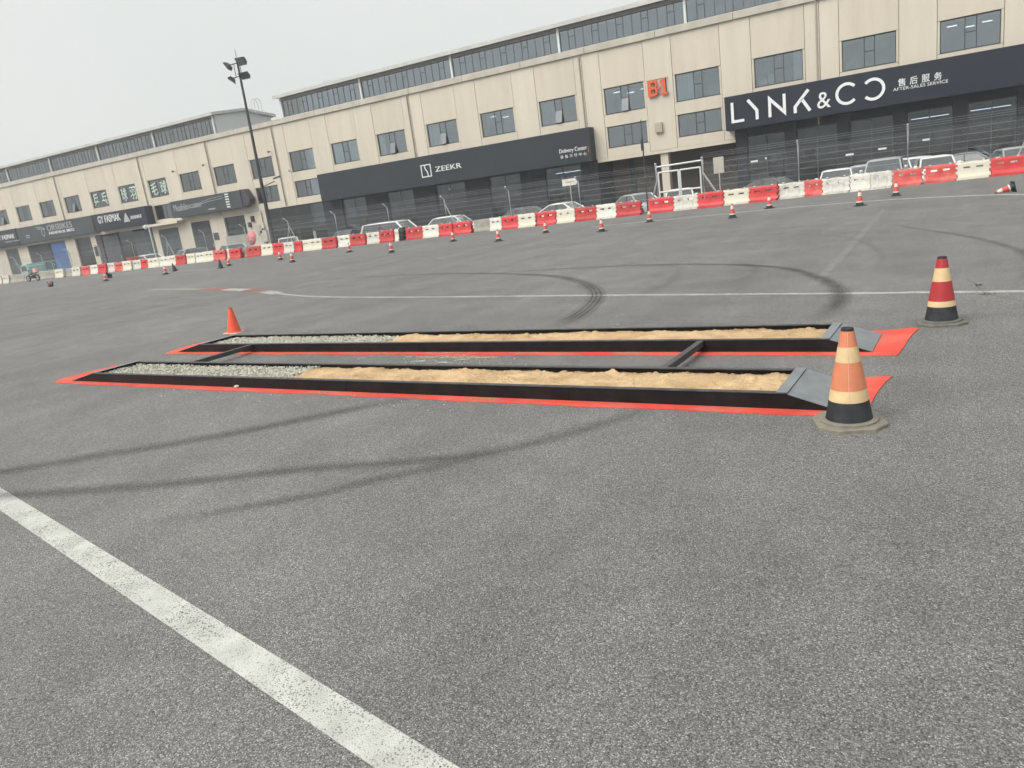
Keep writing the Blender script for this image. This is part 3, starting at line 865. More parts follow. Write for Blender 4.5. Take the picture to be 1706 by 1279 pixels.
gf("notice_panel", -70.1, -69.3, 1.3, 2.1, 'dark_metal', -.03, .019)
gf("plinth", -68.2, -64.6, LOT, 1.55, 'brick_base', -.06, .019)
shop_window(-67.95, -64.7, 1.6, 3.55, posters=((.2, .45, 1.8, 3.0, 'curtain_green'), (.6, .95, 1.8, 2.9, 'poster_pale')))
for i, (x, z, w, h) in enumerate(((-64.2, 2.2, .35, .5), (-63.6, 2.7, .35, .6), (-63.2, 1.4, .9, .9), (-62.4, 1.9, .5, .5), (-62.6, .5, .9, 1.2))):
    gf("meter_box", x, x + w, z, z + h, ('dark_metal', 'dark_metal', 'coping', 'wall', 'coping')[i], -.2, .018)
bp("wall_pipe", MB().tube([(-62.0, YF - .06, 3.6), (-62.0, YF - .06, .2)], .04, 6), 'joint')
# dark glass front beside the charcoal sign
for i in range(4):
    a = -61.4 + i * 2.0
    part = shop_window(a, a + 1.98, 1.55, 3.68, split=False, depth=2.0)
    gf("dark_cladding_panel", a, a + 1.98, LOT, .1, 'dark_panel', .1, .25)
    shop_window(a, a + 1.98, .12, 1.5, split=False, depth=2.0, posters=((.55, .95, .3, .9, 'poster_green'),) if i == 3 else ())
# charcoal sign shopfront: glass bays between dark cladding
bays = [(-50.9, -47.9), (-45.3, -42.2), (-39.7, -36.5), (-34.0, -30.9), (-28.5, -25.3)]
px0 = -53.4
for i, (a, b_) in enumerate(bays):
    nseg = 2
    for q in range(nseg):
        s0 = px0 + (a - px0) * q / nseg; s1 = px0 + (a - px0) * (q + 1) / nseg
        gf("dark_cladding_panel", s0 + .01, s1 - .01, LOT, 3.70, 'dark_panel', .05, .3)
    post = [((.05, .45, 1.9, 3.45, 'poster_pale'), (.55, .95, 1.6, 3.4, 'poster_red')), ((.05, .47, 1.2, 3.5, 'poster_green'), (.55, .95, 2.0, 3.5, 'poster_red')),
            ((.05, .4, 1.4, 3.5, 'poster_red'), (.45, .95, 3.0, 3.5, 'poster_pale')), ((.05, .95, 2.9, 3.5, 'poster_pale'), (.1, .9, .3, 2.4, 'poster_green')), ((.05, .5, .2, 1.0, 'poster_red'), (.4, .9, .4, 1.3, 'poster_pale'))][i]
    shop_window(a, b_, posters=post, lights=(i in (2, 4)))
    px0 = b_
for q in range(2):
    gf("dark_cladding_panel", -25.3 + .77 * q + .01, -25.3 + .77 * (q + 1) - .01, LOT, 3.70, 'dark_panel', .05, .3)

# open entrance hall between the two big signs
hall = MB()
a, b_, yy, D, z0, z1 = -23.72, -12.9, YF + .16, 7.0, LOT + .01, 3.71
hall.add([(a, yy, z0), (b_, yy, z0), (b_, yy, z1), (a, yy, z1), (a, yy + D, z0), (b_, yy + D, z0), (b_, yy + D, z1), (a, yy + D, z1)],
         [(4, 5, 6, 7), (3, 2, 6, 7), (0, 4, 7, 3), (1, 2, 6, 5)])
bp("entrance_hall", hall, 'dark_panel')
gf("hall_column", -18.62, -18.02, LOT, 3.71, 'wall', .2, .8)
gf("hall_column", -22.2, -21.8, LOT, 3.6, 'sign_grey', 3.0, 3.4)
gf("hall_fascia", -23.72, -12.9, 3.46, 3.715, 'wall', .02, .155)
hd = gf("glass_door", -17.2, -13.6, LOT, 2.4, 'frame', 6.6, 6.68); hd.location = (0, -YF, -LOT)
sub("pane", MB().box(-17.1, -15.45, YF + 6.58, YF + 6.59, LOT + .1, 2.3), 'poster_pale', hd)
sub("pane", MB().box(-15.35, -13.7, YF + 6.58, YF + 6.59, LOT + .1, 2.3), 'poster_pale', hd)
ls = MB()
for i in range(5): ls.box(-23.2 + i * 2.1, -23.05 + i * 2.1, YF + .4, YF + .5, 3.62, 3.69)
bp("soffit_spotlight", ls, 'letter_grey')
# navy sign shopfront
for i in range(9):
    a = -12.9 + i * 3.4
    gf("dark_cladding_panel", a + .01, a + .79, LOT, 4.40, 'dark_panel', .0, .3)
    shop_window(a + .8, a + 3.39, LOT + .1, 3.75, depth=4.0, lights=i in (3, 4), posters=[((.6, .9, .6, 2.3, 'poster_pale'),), (), ((.1, .5, .4, 1.6, 'poster_red'),), ((.6, .95, .4, 2.6, 'poster_green'),), (), (), (), (), ()][i])
    gf("dark_cladding_panel", a + .8, a + 3.39, 3.76, 4.40, 'dark_panel', .1, .3)
for x, z, w in ((-11.9, 1.9, .5), (-10.9, 2.0, .12), (-5.6, 1.5, .5), (-3.6, 1.6, .5), (-1.0, 1.8, .4)):
    gf("door_lettering", x, x + w, z, z + .12, 'letter', -.015, -.002)
# wall lamp, vent
vt = gf("wall_louvre", -18.75, -18.2, 5.0, 5.7, 'beige_pipe', -.25, -.002)
sg = MB(); sg.tube([(-56.4, YF - .1, 6.9), (-56.4, YF - .6, 7.1)], .03); sg.box(-56.55, -56.25, YF - .8, YF - .55, 6.98, 7.16)
for x in (-68.9, -74.0, -58.9):
    m_ = MB(); m_.tube([(x, YF - .02, 9.3), (x, YF - .3, 9.25)], .03, 6); m_.box(x - .08, x + .08, YF - .42, YF - .3, 9.15, 9.33)
    bp("wall_camera", m_, 'dark_metal')
bp("wall_camera", sg, 'white_wall')

# ================================================================== SIGNS
YS = YF - 1.0
KSG = YS / YF
sx = lambda x: x * KSG
sz = lambda z: CAM_H + (z - CAM_H) * KSG
def sign(name, x0, x1, z0, z1, m, label, depth=.98, cat="sign", y=YS):
    root = thing(name, label, cat, ((x0 + x1) / 2, y, z0))
    cx_ = (x0 + x1) / 2
    b = obj("panel_box", MB().box(x0 - cx_, x1 - cx_, 0, depth, 0, z1 - z0), m, root, bevel=.02)
    root["_o"] = 0
    del root["_o"]
    return root
def split_letters(me):
    """one mesh per letter: islands whose x-ranges overlap belong to one letter"""
    bm = bmesh.new(); bm.from_mesh(me)
    seen, isl = set(), []
    for f in bm.faces:
        if f in seen: continue
        st, grp = [f], []
        seen.add(f)
        while st:
            q = st.pop(); grp.append(q)
            for v in q.verts:
                for f2 in v.link_faces:
                    if f2 not in seen: seen.add(f2); st.append(f2)
        xs_ = [v.co.x for q in grp for v in q.verts]
        isl.append([min(xs_), max(xs_), grp])
    isl.sort(key=lambda t: t[0])
    out = []
    for a in isl:
        if out and a[0] < out[-1][1] - .3 * min(a[1] - a[0], out[-1][1] - out[-1][0]):
            out[-1][1] = max(out[-1][1], a[1]); out[-1][2] += a[2]
        else: out.append(a)
    res = []
    for a in out:
        mb = MB(); idx = {}
        for f in a[2]:
            ff = []
            for v in f.verts:
                if v.index not in idx: idx[v.index] = len(mb.v); mb.v.append(tuple(v.co))
                ff.append(idx[v.index])
            mb.f.append(tuple(ff))
        res.append(mb.mesh("letter"))
    bm.free()
    return res
def place(root, mesh, m, x, z, name="lettering"):
    if name == "lettering":
        for q in split_letters(mesh):
            place(root, q, m, x, z, "letter")
        return None
    o = obj(name, mesh, m, root)
    o.location = (x - root.location.x, -.003, z - root.location.z)
    return o

# --- charcoal sign
zs = sign("shop_sign", sx(-53.4), sx(-24.2), sz(3.69), sz(6.28), 'sign_dark', "long charcoal fascia sign lettered ZEEKR in white with a square emblem")
me = MB()
w = 1.08; t = .085
me.box(0, w, -.05, 0, 0, t); me.box(0, w, -.05, 0, w - t, w); me.box(0, t, -.05, 0, t, w - t); me.box(w - t, w, -.05, 0, t, w - t)
def stroke(mb, pts, t, d=.05):
    """flat stroke along (x,z) points"""
    P = [Vector(p) for p in pts]
    L_, R_ = [], []
    for i, p in enumerate(P):
        d0 = (P[i] - P[i - 1]).normalized() if i else (P[1] - P[0]).normalized()
        d1 = (P[i + 1] - P[i]).normalized() if i < len(P) - 1 else d0
        tt = (d0 + d1).normalized(); nn = Vector((-tt.y, tt.x))
        kk = t / 2 / max(.3, nn.dot(Vector((-d0.y, d0.x))))
        L_.append(p + nn * kk); R_.append(p - nn * kk)
    for i in range(len(P) - 1):
        mb.prism_y([tuple(R_[i]), tuple(R_[i + 1]), tuple(L_[i + 1]), tuple(L_[i])], -d, 0)
    return mb
stroke(me, [(.42, w - t), (.45, .74), (.66, .42), (.70, t)], .085)
place(zs, me, 'letter', sx(-40.85), sz(4.43), "emblem")
place(zs, text_mesh("ZEEKR", .42, 2.75, .05, .0), 'letter', sx(-39.3), sz(4.76))
place(zs, text_mesh("Delivery Center", .42, 2.4, .04, .0), 'letter', sx(-26.95), sz(4.52))
for i, ch in enumerate("极氪交付中心"):
    place(zs, text_mesh(ch, .25, .25, .03, .0), 'letter', sx(-26.9 + i * .41), sz(4.2))
place(zs, MB().box(0, .03, -.02, 0, 0, .5), 'letter_orange', sx(-24.42), sz(4.35), "red_bar")
# --- navy sign
ls = sign("shop_sign", sx(-13.54), sx(16.0), sz(4.32), sz(6.66), 'sign_navy', "blue-black fascia sign lettered LYNK & CO in large white letters", depth=1.2)
def LP(pts): return [(x * KSG, sz(z)) for x, z in pts]
def lk(pts, t=.185, name="letter"):
    P = LP(pts); x0, z0 = P[0]
    mb = stroke(MB(), [(x - x0, z - z0) for x, z in P], t, .06)
    return place(ls, mb, 'letter', x0, z0, name)
lk([(-13.0, 6.2), (-13.0, 4.89), (-12.2, 4.89)])
lk([(-11.9, 6.2), (-11.3, 5.42), (-11.3, 4.8)], .2)
lk([(-10.42, 4.8), (-10.42, 6.02), (-9.44, 4.98), (-9.44, 6.2)], .19)
lk([(-8.74, 4.8), (-8.74, 5.2), (-7.86, 6.2)], .2)
lk([(-8.30, 5.66), (-7.78, 4.82)], .2)
def arc(cx_, cz, r, a0, a1):
    return [(cx_ + r * math.cos(math.radians(a0 + (a1 - a0) * i / 28)), cz + r * math.sin(math.radians(a0 + (a1 - a0) * i / 28))) for i in range(29)]
lk(arc(-5.45, 5.51, .62, 42, 318), .18)
lk(arc(-3.86, 5.51, .62, 138, -138), .18)
place(ls, text_mesh("&", 1.02, .84, .06, .0), 'letter', sx(-7.32), sz(4.83))
for i, ch in enumerate("售后服务"):
    place(ls, text_mesh(ch, .46, .44, .04, .008), 'letter', sx(-2.42 + i * .68), sz(5.41))
place(ls, text_mesh("AFTER-SALES SERVICE", .19, 3.05, .03, .0), 'letter', sx(-2.7), sz(5.16))
# --- orange block number
b1 = thing("block_number_sign", "orange B1 letters mounted on the cream wall", "sign", (-18.33, YF - .12, 7.6))
bl_ = MB()
def bplate(mb, x0, x1, z0, z1): return mb.box(x0, x1, -.1, 0, z0, z1)
bplate(bl_, 0, .26, 0, 1.15)
for (za, zb) in ((0, .2), (.48, .67), (.95, 1.15)): bplate(bl_, .262, .56, za, zb)
bl_.prism_y([(.562, 0), (.72, .1), (.74, .3), (.74, .42), (.66, .575), (.74, .73), (.74, .85), (.72, 1.05), (.562, 1.15), (.562, .95), (.58, .9), (.58, .72), (.562, .67), (.562, .48), (.58, .43), (.58, .25), (.562, .2)], -.1, 0)
obj("letter", bl_, 'letter_orange', b1, loc=(-.75, 0, 0))
one = MB(); one.prism_y([(.2, 0), (.42, 0), (.42, 1.15), (.24, 1.15), (0, .95), (0, .78), (.2, .88)], -.1, 0)
one.box(.07, .198, -.1, 0, 0, .16).box(.422, .55, -.1, 0, 0, .16)
obj("letter", one, 'letter_orange', b1, loc=(.2, 0, 0))
obj("dash", MB().box(0, .24, -.1, 0, 0, .15), 'letter_orange', b1, loc=(.0, 0, .48))
o = obj("mounting_frame", MB().box(-.82, .82, 0.02, .05, 1.14, 1.18).box(-.82, .82, .02, .05, .1, .14).box(-.3, -.26, .02, .119, .15, 1.13).box(.6, .64, .02, .119, .15, 1.13), 'dark_metal', b1)
# --- far left fascia signs
s1 = sign("shop_sign", sx(-128.0), sx(-109.4), sz(4.0), sz(6.25), 'sign_dark', "dark fascia sign with white slanted lettering at the left edge of the photo", depth=.8, y=YF - .8)
place(s1, text_mesh("GY FASMAK", .62, 4.6, .04, .004, shear=.2), 'letter', sx(-114.6), sz(5.0))
place(s1, MB().box(0, 1.6, -.03, 0, 0, .1).box(1.9, 3.6, -.03, 0, 0, .1), 'letter_grey', sx(-112.6), sz(4.6), "underline")
s2 = sign("shop_sign", sx(-109.35), sx(-91.9), sz(4.05), sz(6.22), 'sign_grey', "slate grey fascia sign with a winged shield and two lines of pale lettering", depth=.7, y=YF - .7)
place(s2, text_mesh("ORSBIKES", .72, 5.6, .04, .0), 'letter_grey', sx(-102.0), sz(5.2))
place(s2, text_mesh("FASHION BL BIKES", .34, 5.6, .04, .004), 'letter', sx(-101.8), sz(4.72))
sh = MB()
stroke(sh, [(.2, 1.0), (.15, .5), (.5, .1), (.85, .5), (.8, 1.0), (.2, 1.0)], .08, .03)
stroke(sh, [(-.9, 1.35), (.2, 1.3), (1.1, 1.0)], .09, .03); stroke(sh, [(-.6, 1.12), (.1, 1.1)], .09, .03)
place(s2, sh, 'letter_grey', sx(-103.6), sz(4.5), "shield_emblem")
place(s2, MB().box(0, .9, -.03, 0, 0, .12).box(0, .9, -.03, 0, .25, .37), 'letter_grey', sx(-107.4), sz(4.75), "small_lines")
s3 = sign("shop_sign", sx(-91.2), sx(-80.8), sz(4.12), sz(6.2), 'sign_navy', "blue-black fascia sign with white jagged lettering and a striped triangle emblem", depth=1.0)
place(s3, text_mesh("GY FASMAK", .85, 4.4, .04, .004), 'letter', sx(-90.2), sz(5.05))
tri = MB()
for i in range(5):
    stroke(tri, [(.0 + i * .22, .0), (.55 + i * .11, 1.0 - i * .2)], .1, .03)
place(s3, tri, 'letter', sx(-85.1), sz(4.75), "triangle_emblem")
place(s3, text_mesh("AVAMAX", .4, 2.1, .04, .004), 'letter', sx(-83.8), sz(4.95))
s4 = sign("shop_sign", sx(-76.2), sx(-64.6), sz(4.3), sz(6.14), 'sign_grey', "slate banner sign with grey outline lettering and a drawn roof line", depth=.9)
ft = MB()
place(s4, text_mesh("Mushiin", .75, 2.4, .03, .004), 'letter_grey', sx(-75.7), sz(5.0))
place(s4, text_mesh("ACCESSO", .42, 2.2, .03, .004), 'letter_grey', sx(-73.2), sz(5.1))
rl = MB(); stroke(rl, [(0, 0), (2.6, .35), (5.2, .45)], .05, .02); stroke(rl, [(.6, .25), (3.0, .6), (5.2, .68)], .04, .02)
place(s4, rl, 'letter_grey', sx(-72.6), sz(5.15), "drawn_roof_line")
bl = MB()
for i in range(6): bl.box(0, .55, -.02, 0, i * .26, i * .26 + .12)
place(s4, bl, 'letter', sx(-67.0), sz(4.55), "text_block")
place(s4, MB().box(0, 1.1, -.02, 0, 0, .14), 'letter_grey', sx(-70.0), sz(4.6), "small_text")
o = obj("brown_return", MB().prism_y([(0, 0), (.9, .25), (1.1, .8), (.5, 1.8), (0, 1.85)], .1, .88), 'sign_brown', s4); o.location = (sx(-64.6) - s4.location.x, 0, 0)

# ================================================================== BARRIERS
def barrier_mesh(L):
    X = [0, .055, .20, .45, L / 2 + .09, L / 2 + .34, L - .055, L]
    X = [0, .055, L * .20, L * .40, L * .58, L * .78, L - .055, L]
    Z = [0, .10, .24, .38, .47, .55, .66, .75]
    T = [.21, .205, .15, .125, .12, .115, .11, .085]
    present = {}
    for i in range(7):
        for j in range(7):
            p = True
            if i == 0 and j in (1, 3, 5): p = False
            if i == 6 and j in (0, 2, 4, 6): p = False
            if i in (2, 4) and j == 4: p = False
            present[i, j] = p
    mb = MB(); idx = {}
    def V(i, j, s):
        key = (i, j, s)
        if key not in idx:
            idx[key] = len(mb.v)
            zz = Z[j]
            if j == 7 and i in (2, 5): zz -= .03
            mb.v.append((X[i] - L / 2, s * T[j], zz))
        return idx[key]
    for (i, j), p in present.items():
        if not p: continue
        mb.f.append((V(i, j, -1), V(i + 1, j, -1), V(i + 1, j + 1, -1), V(i, j + 1, -1)))
        mb.f.append((V(i, j, 1), V(i, j + 1, 1), V(i + 1, j + 1, 1), V(i + 1, j, 1)))
        for di, dj, (a, b_) in ((-1, 0, ((i, j), (i, j + 1))), (1, 0, ((i + 1, j), (i + 1, j + 1))), (0, -1, ((i, j), (i + 1, j))), (0, 1, ((i, j + 1), (i + 1, j + 1)))):
            if not present.get((i + di, j + dj), False):
                mb.f.append((V(*a, -1), V(*b_, -1), V(*b_, 1), V(*a, 1)))
    return mb.mesh("barrier_body")
BM = {}
for c in ('red', 'white'):
    BM[c] = []
    for q in ('', '_faded', '_dirty'):
        me = barrier_mesh(1.24); me.materials.append(MT['barrier_' + c + q]); BM[c].append(me)
CAPM = MB().lathe([(.045, 0), (.045, .035), (.03, .045)], 10, cap1=True).mesh("cap")
CAPM.materials.append(MT['barrier_white'])
segs = [('w', -79.6, -78.35), ('w', -78.31, -77.1), ('w', -69.30, -67.9), ('w', -66.39, -65.20), ('r', -65.20, -63.85), ('w', -63.85, -62.64), ('r', -62.64, -61.35), ('w', -61.35, -60.33),
        ('r', -60.33, -59.05), ('w', -59.05, -57.9), ('w', -57.9, -56.85), ('r', -56.83, -55.89), ('w', -55.89, -54.43), ('w', -54.43, -53.3), ('w', -53.3, -52.33),
        ('r', -52.33, -51.03), ('w', -51.03, -50.0), ('w', -50.0, -48.98), ('w', -48.98, -47.81), ('r', -47.81, -46.45), ('w', -46.42, -46.05), ('r', -46.01, -44.77),
        ('r', -44.26, -42.80), ('w', -42.75, -41.52), ('r', -41.52, -40.32), ('w', -40.32, -39.32), ('r', -39.32, -38.57), ('w', -38.57, -37.94), ('w', -37.94, -36.71),
        ('r', -36.71, -35.34), ('w', -35.34, -34.17), ('r', -34.17, -32.82), ('w', -32.82, -31.65), ('r', -31.65, -30.40), ('w', -30.38, -30.05), ('r', -29.59, -28.22),
        ('w', -28.22, -26.94), ('r', -26.94, -25.95), ('r', -25.95, -24.60), ('w', -23.23, -22.41), ('r', -22.41, -21.27), ('w', -21.27, -20.13),
        ('r', -20.13, -18.86), ('w', -18.86, -17.70), ('r', -17.70, -16.36), ('w', -16.33, -15.17), ('r', -15.17, -13.78), ('r', -13.41, -12.04), ('w', -12.04, -10.75),
        ('r', -10.75, -9.44), ('w', -9.44, -8.18), ('r', -8.18, -6.81), ('w', -6.81, -5.61), ('r', -5.63, -4.83), ('w', -4.83, -3.62), ('w', -3.62, -2.76),
        ('w', -2.76, -1.88), ('r', -1.85, -0.66), ('r', -0.59, 0.64), ('w', 0.64, 1.88), ('r', 1.88, 3.10)]
ORD = ["first", "second", "third", "fourth", "fifth", "sixth", "seventh", "eighth", "ninth", "tenth", "eleventh", "twelfth", "thirteenth", "fourteenth", "fifteenth",
       "sixteenth", "seventeenth", "eighteenth", "nineteenth", "twentieth"] + ["twenty-" + q for q in ("first", "second", "third", "fourth", "fifth", "sixth", "seventh", "eighth", "ninth")] + ["thirtieth"] + ["thirty-" + q for q in ("first", "second", "third", "fourth", "fifth", "sixth", "seventh", "eighth", "ninth")]
tot = {c: sum(1 for s in segs if s[0] == c) for c in 'rw'}
cnt = {'r': 0, 'w': 0}
rb = random.Random(11)
for c, a, b_ in segs:
    cn = {'r': 'red', 'w': 'white'}[c]
    i = cnt[c]; cnt[c] += 1
    j = tot[c] - 1 - i
    if j <= i: lab = "%s plastic water barrier, %s %s one from the right end of the row" % (cn, ORD[j], cn)
    else: lab = "%s plastic water barrier, %s %s one from the left end of the row" % (cn, ORD[i], cn)
    lab = lab.replace(", first ", ", the first ").replace(", ", ", ")
    th = thing("water_barrier", lab, "barrier", ((a + b_) / 2, 39.05 + rb.uniform(-.09, .09), 0), rb.uniform(-.05, .05), "plastic barriers along the track edge")
    obj("barrier_body", rb.choice(BM[cn]), None, th, scale=((b_ - a - .01) / 1.24 * (1.03), 1, 1 + rb.uniform(-.03, .03)))
    obj("filler_cap", CAPM, None, th, loc=(-(b_ - a) * .32, 0, .74))
    if b_ - a > .8: obj("filler_cap", CAPM, None, th, loc=((b_ - a) * .30, 0, .74))
# concrete blocks filling the gaps
def concrete_block(x0, x1, label, y=39.25, h=.72):
    prof = [(-.26, 0), (-.26, .08), (-.15, .26), (-.1, h - .02), (-.08, h), (.08, h), (.1, h - .02), (.15, .26), (.26, .08), (.26, 0)]
    th = thing("concrete_block", label, "concrete barrier", ((x0 + x1) / 2, y, 0), 0, "concrete blocks in gaps of the barrier row")
    L = x1 - x0
    obj("block_body", MB().prism_x(prof, -L / 2, L / 2), 'concrete', th, bevel=.012)
    obj("lifting_loop", MB().tube([(-.1, 0, h - .01), (-.1, 0, h + .07), (.1, 0, h + .07), (.1, 0, h - .01)], .012, 6), 'dark_metal', th)
concrete_block(-24.5, -23.3, "grey concrete block between a red and a white barrier below the charcoal sign", 39.3)
concrete_block(-67.85, -66.45, "grey concrete block beside the isolated white barrier near the left end", 39.3)
concrete_block(-77.0, -74.6, "stained concrete block left of the parked motorcycle", 39.2)
concrete_block(-74.55, -72.2, "stained concrete block directly behind the parked motorcycle", 39.2)
concrete_block(-72.1, -69.4, "stained concrete block just right of the parked motorcycle", 39.2)
concrete_block(-44.9, -44.2, "narrow concrete block in the gap between two red barriers near the tall mast", 39.35)
# black drum in the gap
dr = thing("black_drum", "black plastic drum standing in the gap between barriers beside the van", "drum", (-29.82, 39.05, 0))
obj("drum_body", MB().lathe([(.2, 0), (.21, .02), (.21, .25), (.225, .27), (.21, .29), (.21, .52), (.225, .54), (.21, .56), (.21, .76), (.19, .78)], 20, cap0=True, cap1=True), 'rubber', dr, smooth=True)
obj("drum_lid", MB().lathe([(.215, .78), (.215, .81), (.17, .82)], 20, cap0=True, cap1=True), 'rubber', dr)

# ================================================================== FENCE
YFE = 40.0
fence = thing("wire_fence", "galvanised wire mesh fence with bent-top posts behind the barriers", "fence", (-30, YFE, 0))
def fp(name, mb, m, smooth=False, kind=None):
    o = obj(name, mb, m, fence); o.location = (30, -YFE, 0)
    if kind: o["kind"] = kind
    return o
PX = [-90.6, -86.1, -81.6, -77.1, -72.55, -68.0, -63.45, -58.85, -54.3, -49.7, -45.15, -40.6, -36.1, -31.5, -26.95, -22.3, -17.75, -6.0, -1.28, 3.4, 8.0, 12.6]
for x in PX:
    zt = 2.15 if x < -14 else 2.40
    ky = .36 if x < -14 else .2
    fp("post", MB().tube([(x, YFE, 0), (x, YFE, zt), (x, YFE - ky, zt + .27)], .042, 8), 'galv')
for x, d in ((-77.1, 1), (-54.3, 1), (-40.6, 1), (-26.95, 1), (3.4, -1), (-54.3, -1), (-40.6, -1)):
    fp("brace", MB().tube([(x, YFE + .03, 1.9), (x + d * .75, YFE + .1, 0.0)], .03, 6), 'galv')
for sA, sB in ((-90.6, -13.2), (-10.65, 12.6)):
    zt = 2.15 if sB < -10.7 else 2.40
    for z in [.15 + i * .29 for i in range(8 if zt > 2.3 else 7)]:
        fp("line_wire", MB().tube([(sA, YFE - .045, z), (sB, YFE - .045, z)], .005, 5), 'wire')
    for q in (.3, .65, 1.0):
        fp("barbed_wire", MB().tube([(sA, YFE - .36 * q, zt + .27 * q), (sB, YFE - .36 * q, zt + .27 * q)], .0038, 5), 'wire')
    mb = MB(); hgt = zt - .1; r = .0017; step = .075
    n = int((sB - sA) / step)
    for i in range(-int(hgt / step), n):
        for sgn in (1, -1):
            x0 = sA + i * step
            za, zb = .05, .05 + hgt
            xa, xb = (x0, x0 + hgt) if sgn > 0 else (x0 + hgt, x0)
            # clip to the panel
            def clip(xa, za, xb, zb):
                pts = []
                for (x, z, ox, oz) in ((xa, za, xb, zb), (xb, zb, xa, za)):
                    lo, hi = sA, sB
                    if x < lo: tt = (lo - x) / (ox - x); x, z = lo, z + (oz - z) * tt
                    elif x > hi: tt = (hi - x) / (ox - x); x, z = hi, z + (oz - z) * tt
                    pts.append((x, z))
                return pts
            if max(xa, xb) <= sA or min(xa, xb) >= sB: continue
            (p, zp), (q_, zq) = clip(xa, za, xb, zb)
            y = YFE - .05 + (.004 if sgn > 0 else 0)
            o_ = len(mb.v)
            mb.v += [(p - r, y, zp), (p + r, y, zp), (p, y + 1.6 * r, zp), (q_ - r, y, zq), (q_ + r, y, zq), (q_, y + 1.6 * r, zq)]
            mb.f += [(o_, o_ + 1, o_ + 4, o_ + 3), (o_ + 1, o_ + 2, o_ + 5, o_ + 4), (o_ + 2, o_, o_ + 3, o_ + 5)]
    me = bpy.data.meshes.new("chain_link"); me.from_pydata(mb.v, [], mb.f); me.update()
    fp("chain_link", me, 'wire', kind="stuff")
# gate
gt = thing("fence_gate", "white steel double gate with raking braces in the wire fence", "gate", (-11.93, YFE, 0))
def gp(name, mb, m='white_wall'):
    o = obj(name, mb, m, gt); o.location = (11.93, -YFE, 0); return o
for x in (-13.17, -10.68):
    gp("gate_post", MB().tube([(x, YFE, 0), (x, YFE, 2.33), (x, YFE - .08, 2.52)], .06, 8), 'galv')
gp("top_rail", MB().tube([(-13.17, YFE - .02, 2.33), (-10.68, YFE - .02, 2.36)], .045, 8), 'galv')
for xa, xb in ((-13.06, -11.97), (-11.88, -10.8)):
    f = MB()
    for pts in (((xa, .7), (xa, 2.05)), ((xb, .7), (xb, 2.05)), ((xa, 2.03), (xb, 2.03)), ((xa, 1.0), (xb, 1.0))):
        f.tube([(pts[0][0], YFE - .03, pts[0][1] - .6 if pts[0][1] == .7 else pts[0][1]), (pts[1][0], YFE - .03, pts[1][1])], .045, 8)
    f.tube([(xa, YFE - .03, .15), (xb, YFE - .03, .15)], .04, 8)
    gp("gate_leaf", f)
gp("brace", MB().tube([(-13.14, YFE, 1.7), (-13.85, YFE + .3, 0.0)], .04, 8), 'galv')
gp("brace", MB().tube([(-10.70, YFE, 1.75), (-9.7, YFE + .2, 0.0)], .05, 8), 'galv')

# posts and boards behind the fence
nb = thing("notice_board", "pale grey notice board on a post right of the gate", "notice board", (-10.1, 41.0, 0))
obj("board", MB().box(-.27, .27, -.02, .02, 1.6, 2.42), 'coping', nb)
obj("post", MB().tube([(0, .03, 0), (0, .03, 2.0)], .03, 8), 'galv', nb)
rs = thing("road_sign", "small white direction board on a thin post below the Delivery Center lettering", "road sign", (-20.1, 44.0, LOT))
obj("board", MB().prism_y([(-.5, 2.45), (.42, 2.45), (.55, 2.66), (.42, 2.86), (-.5, 2.86)], -.02, .02), 'barrier_white', rs)
obj("post", MB().tube([(0, .04, 0), (0, .04, 2.8)], .028, 8), 'galv', rs)
obj("board_text", MB().box(-.3, .3, -.03, -.021, 2.62, 2.7), 'letter_grey', rs)
lp = thing("lamp_post", "slim black post rising beside the white gate", "post", (-14.0, 40.6, 0))
obj("pole", MB().tube([(0, 0, 0), (0, 0, 1.6), (0, 0, 3.2), (0, 0, 4.9)], .06, 10, r2=.025), 'dark_metal', lp)
obj("base_plate", MB().box(-.14, .14, -.14, .14, 0, .02), 'dark_metal', lp)
obj("control_box", MB().box(-.07, .07, -.12, -.04, 3.3, 3.9), 'dark_metal', lp)
cp = thing("camera_pole", "white pole with a dome camera hanging from a short arm", "camera pole", (-57.5, 41.0, 0))
obj("pole", MB().tube([(0, 0, -.2), (0, 0, 3.45)], .05, 8), 'white_wall', cp)
obj("arm", MB().tube([(0, 0, 3.4), (-.45, 0, 3.45)], .03, 8), 'white_wall', cp)
obj("dome_camera", MB().lathe([(.02, -.32), (.1, -.27), (.14, -.18), (.14, -.05), (.05, 0)], 12, cap0=True, cap1=True), 'letter', cp, loc=(-.45, 0, 3.42))
bo = thing("bollard", "short pale bollard pipe behind the barriers, right of the tall mast", "bollard", (-38.9, 40.7, 0))
obj("pipe", MB().tube([(0, 0, 0), (0, 0, 1.2)], .1, 12), 'galv', bo)
obj("cap", MB().lathe([(.105, 1.17), (.105, 1.21), (.06, 1.235)], 12, cap1=True), 'galv', bo)

# ================================================================== HIGH MAST
mast = thing("floodlight_mast", "tall dark mast carrying four floodlights above the barriers", "light mast", (-44.05, 41.5, LOT), rot=(0, math.radians(.6), 0))
obj("pole", MB().tube([(0, 0, 0), (0, 0, 4), (0, 0, 9), (0, 0, 14.3)], .17, 14, r2=.07), 'dark_metal', mast)
obj("base_flange", MB().lathe([(.32, 0), (.32, .05), (.2, .06), (.2, .4)], 16, cap0=True, cap1=True), 'dark_metal', mast)
obj("lightning_rod", MB().tube([(0, 0, 14.3), (0, 0, 14.95)], .018, 6), 'dark_metal', mast)
cf = MB()
for z in (13.1, 14.0):
    cf.tube([(-.75, -.1, z), (.75, -.1, z)], .035, 6)
cf.tube([(.3, -.1, 13.1), (.3, -.1, 14.0)], .025, 6); cf.tube([(-.3, -.1, 13.1), (-.3, -.1, 14.0)], .025, 6)
obj("cross_frame", cf, 'dark_metal', mast)
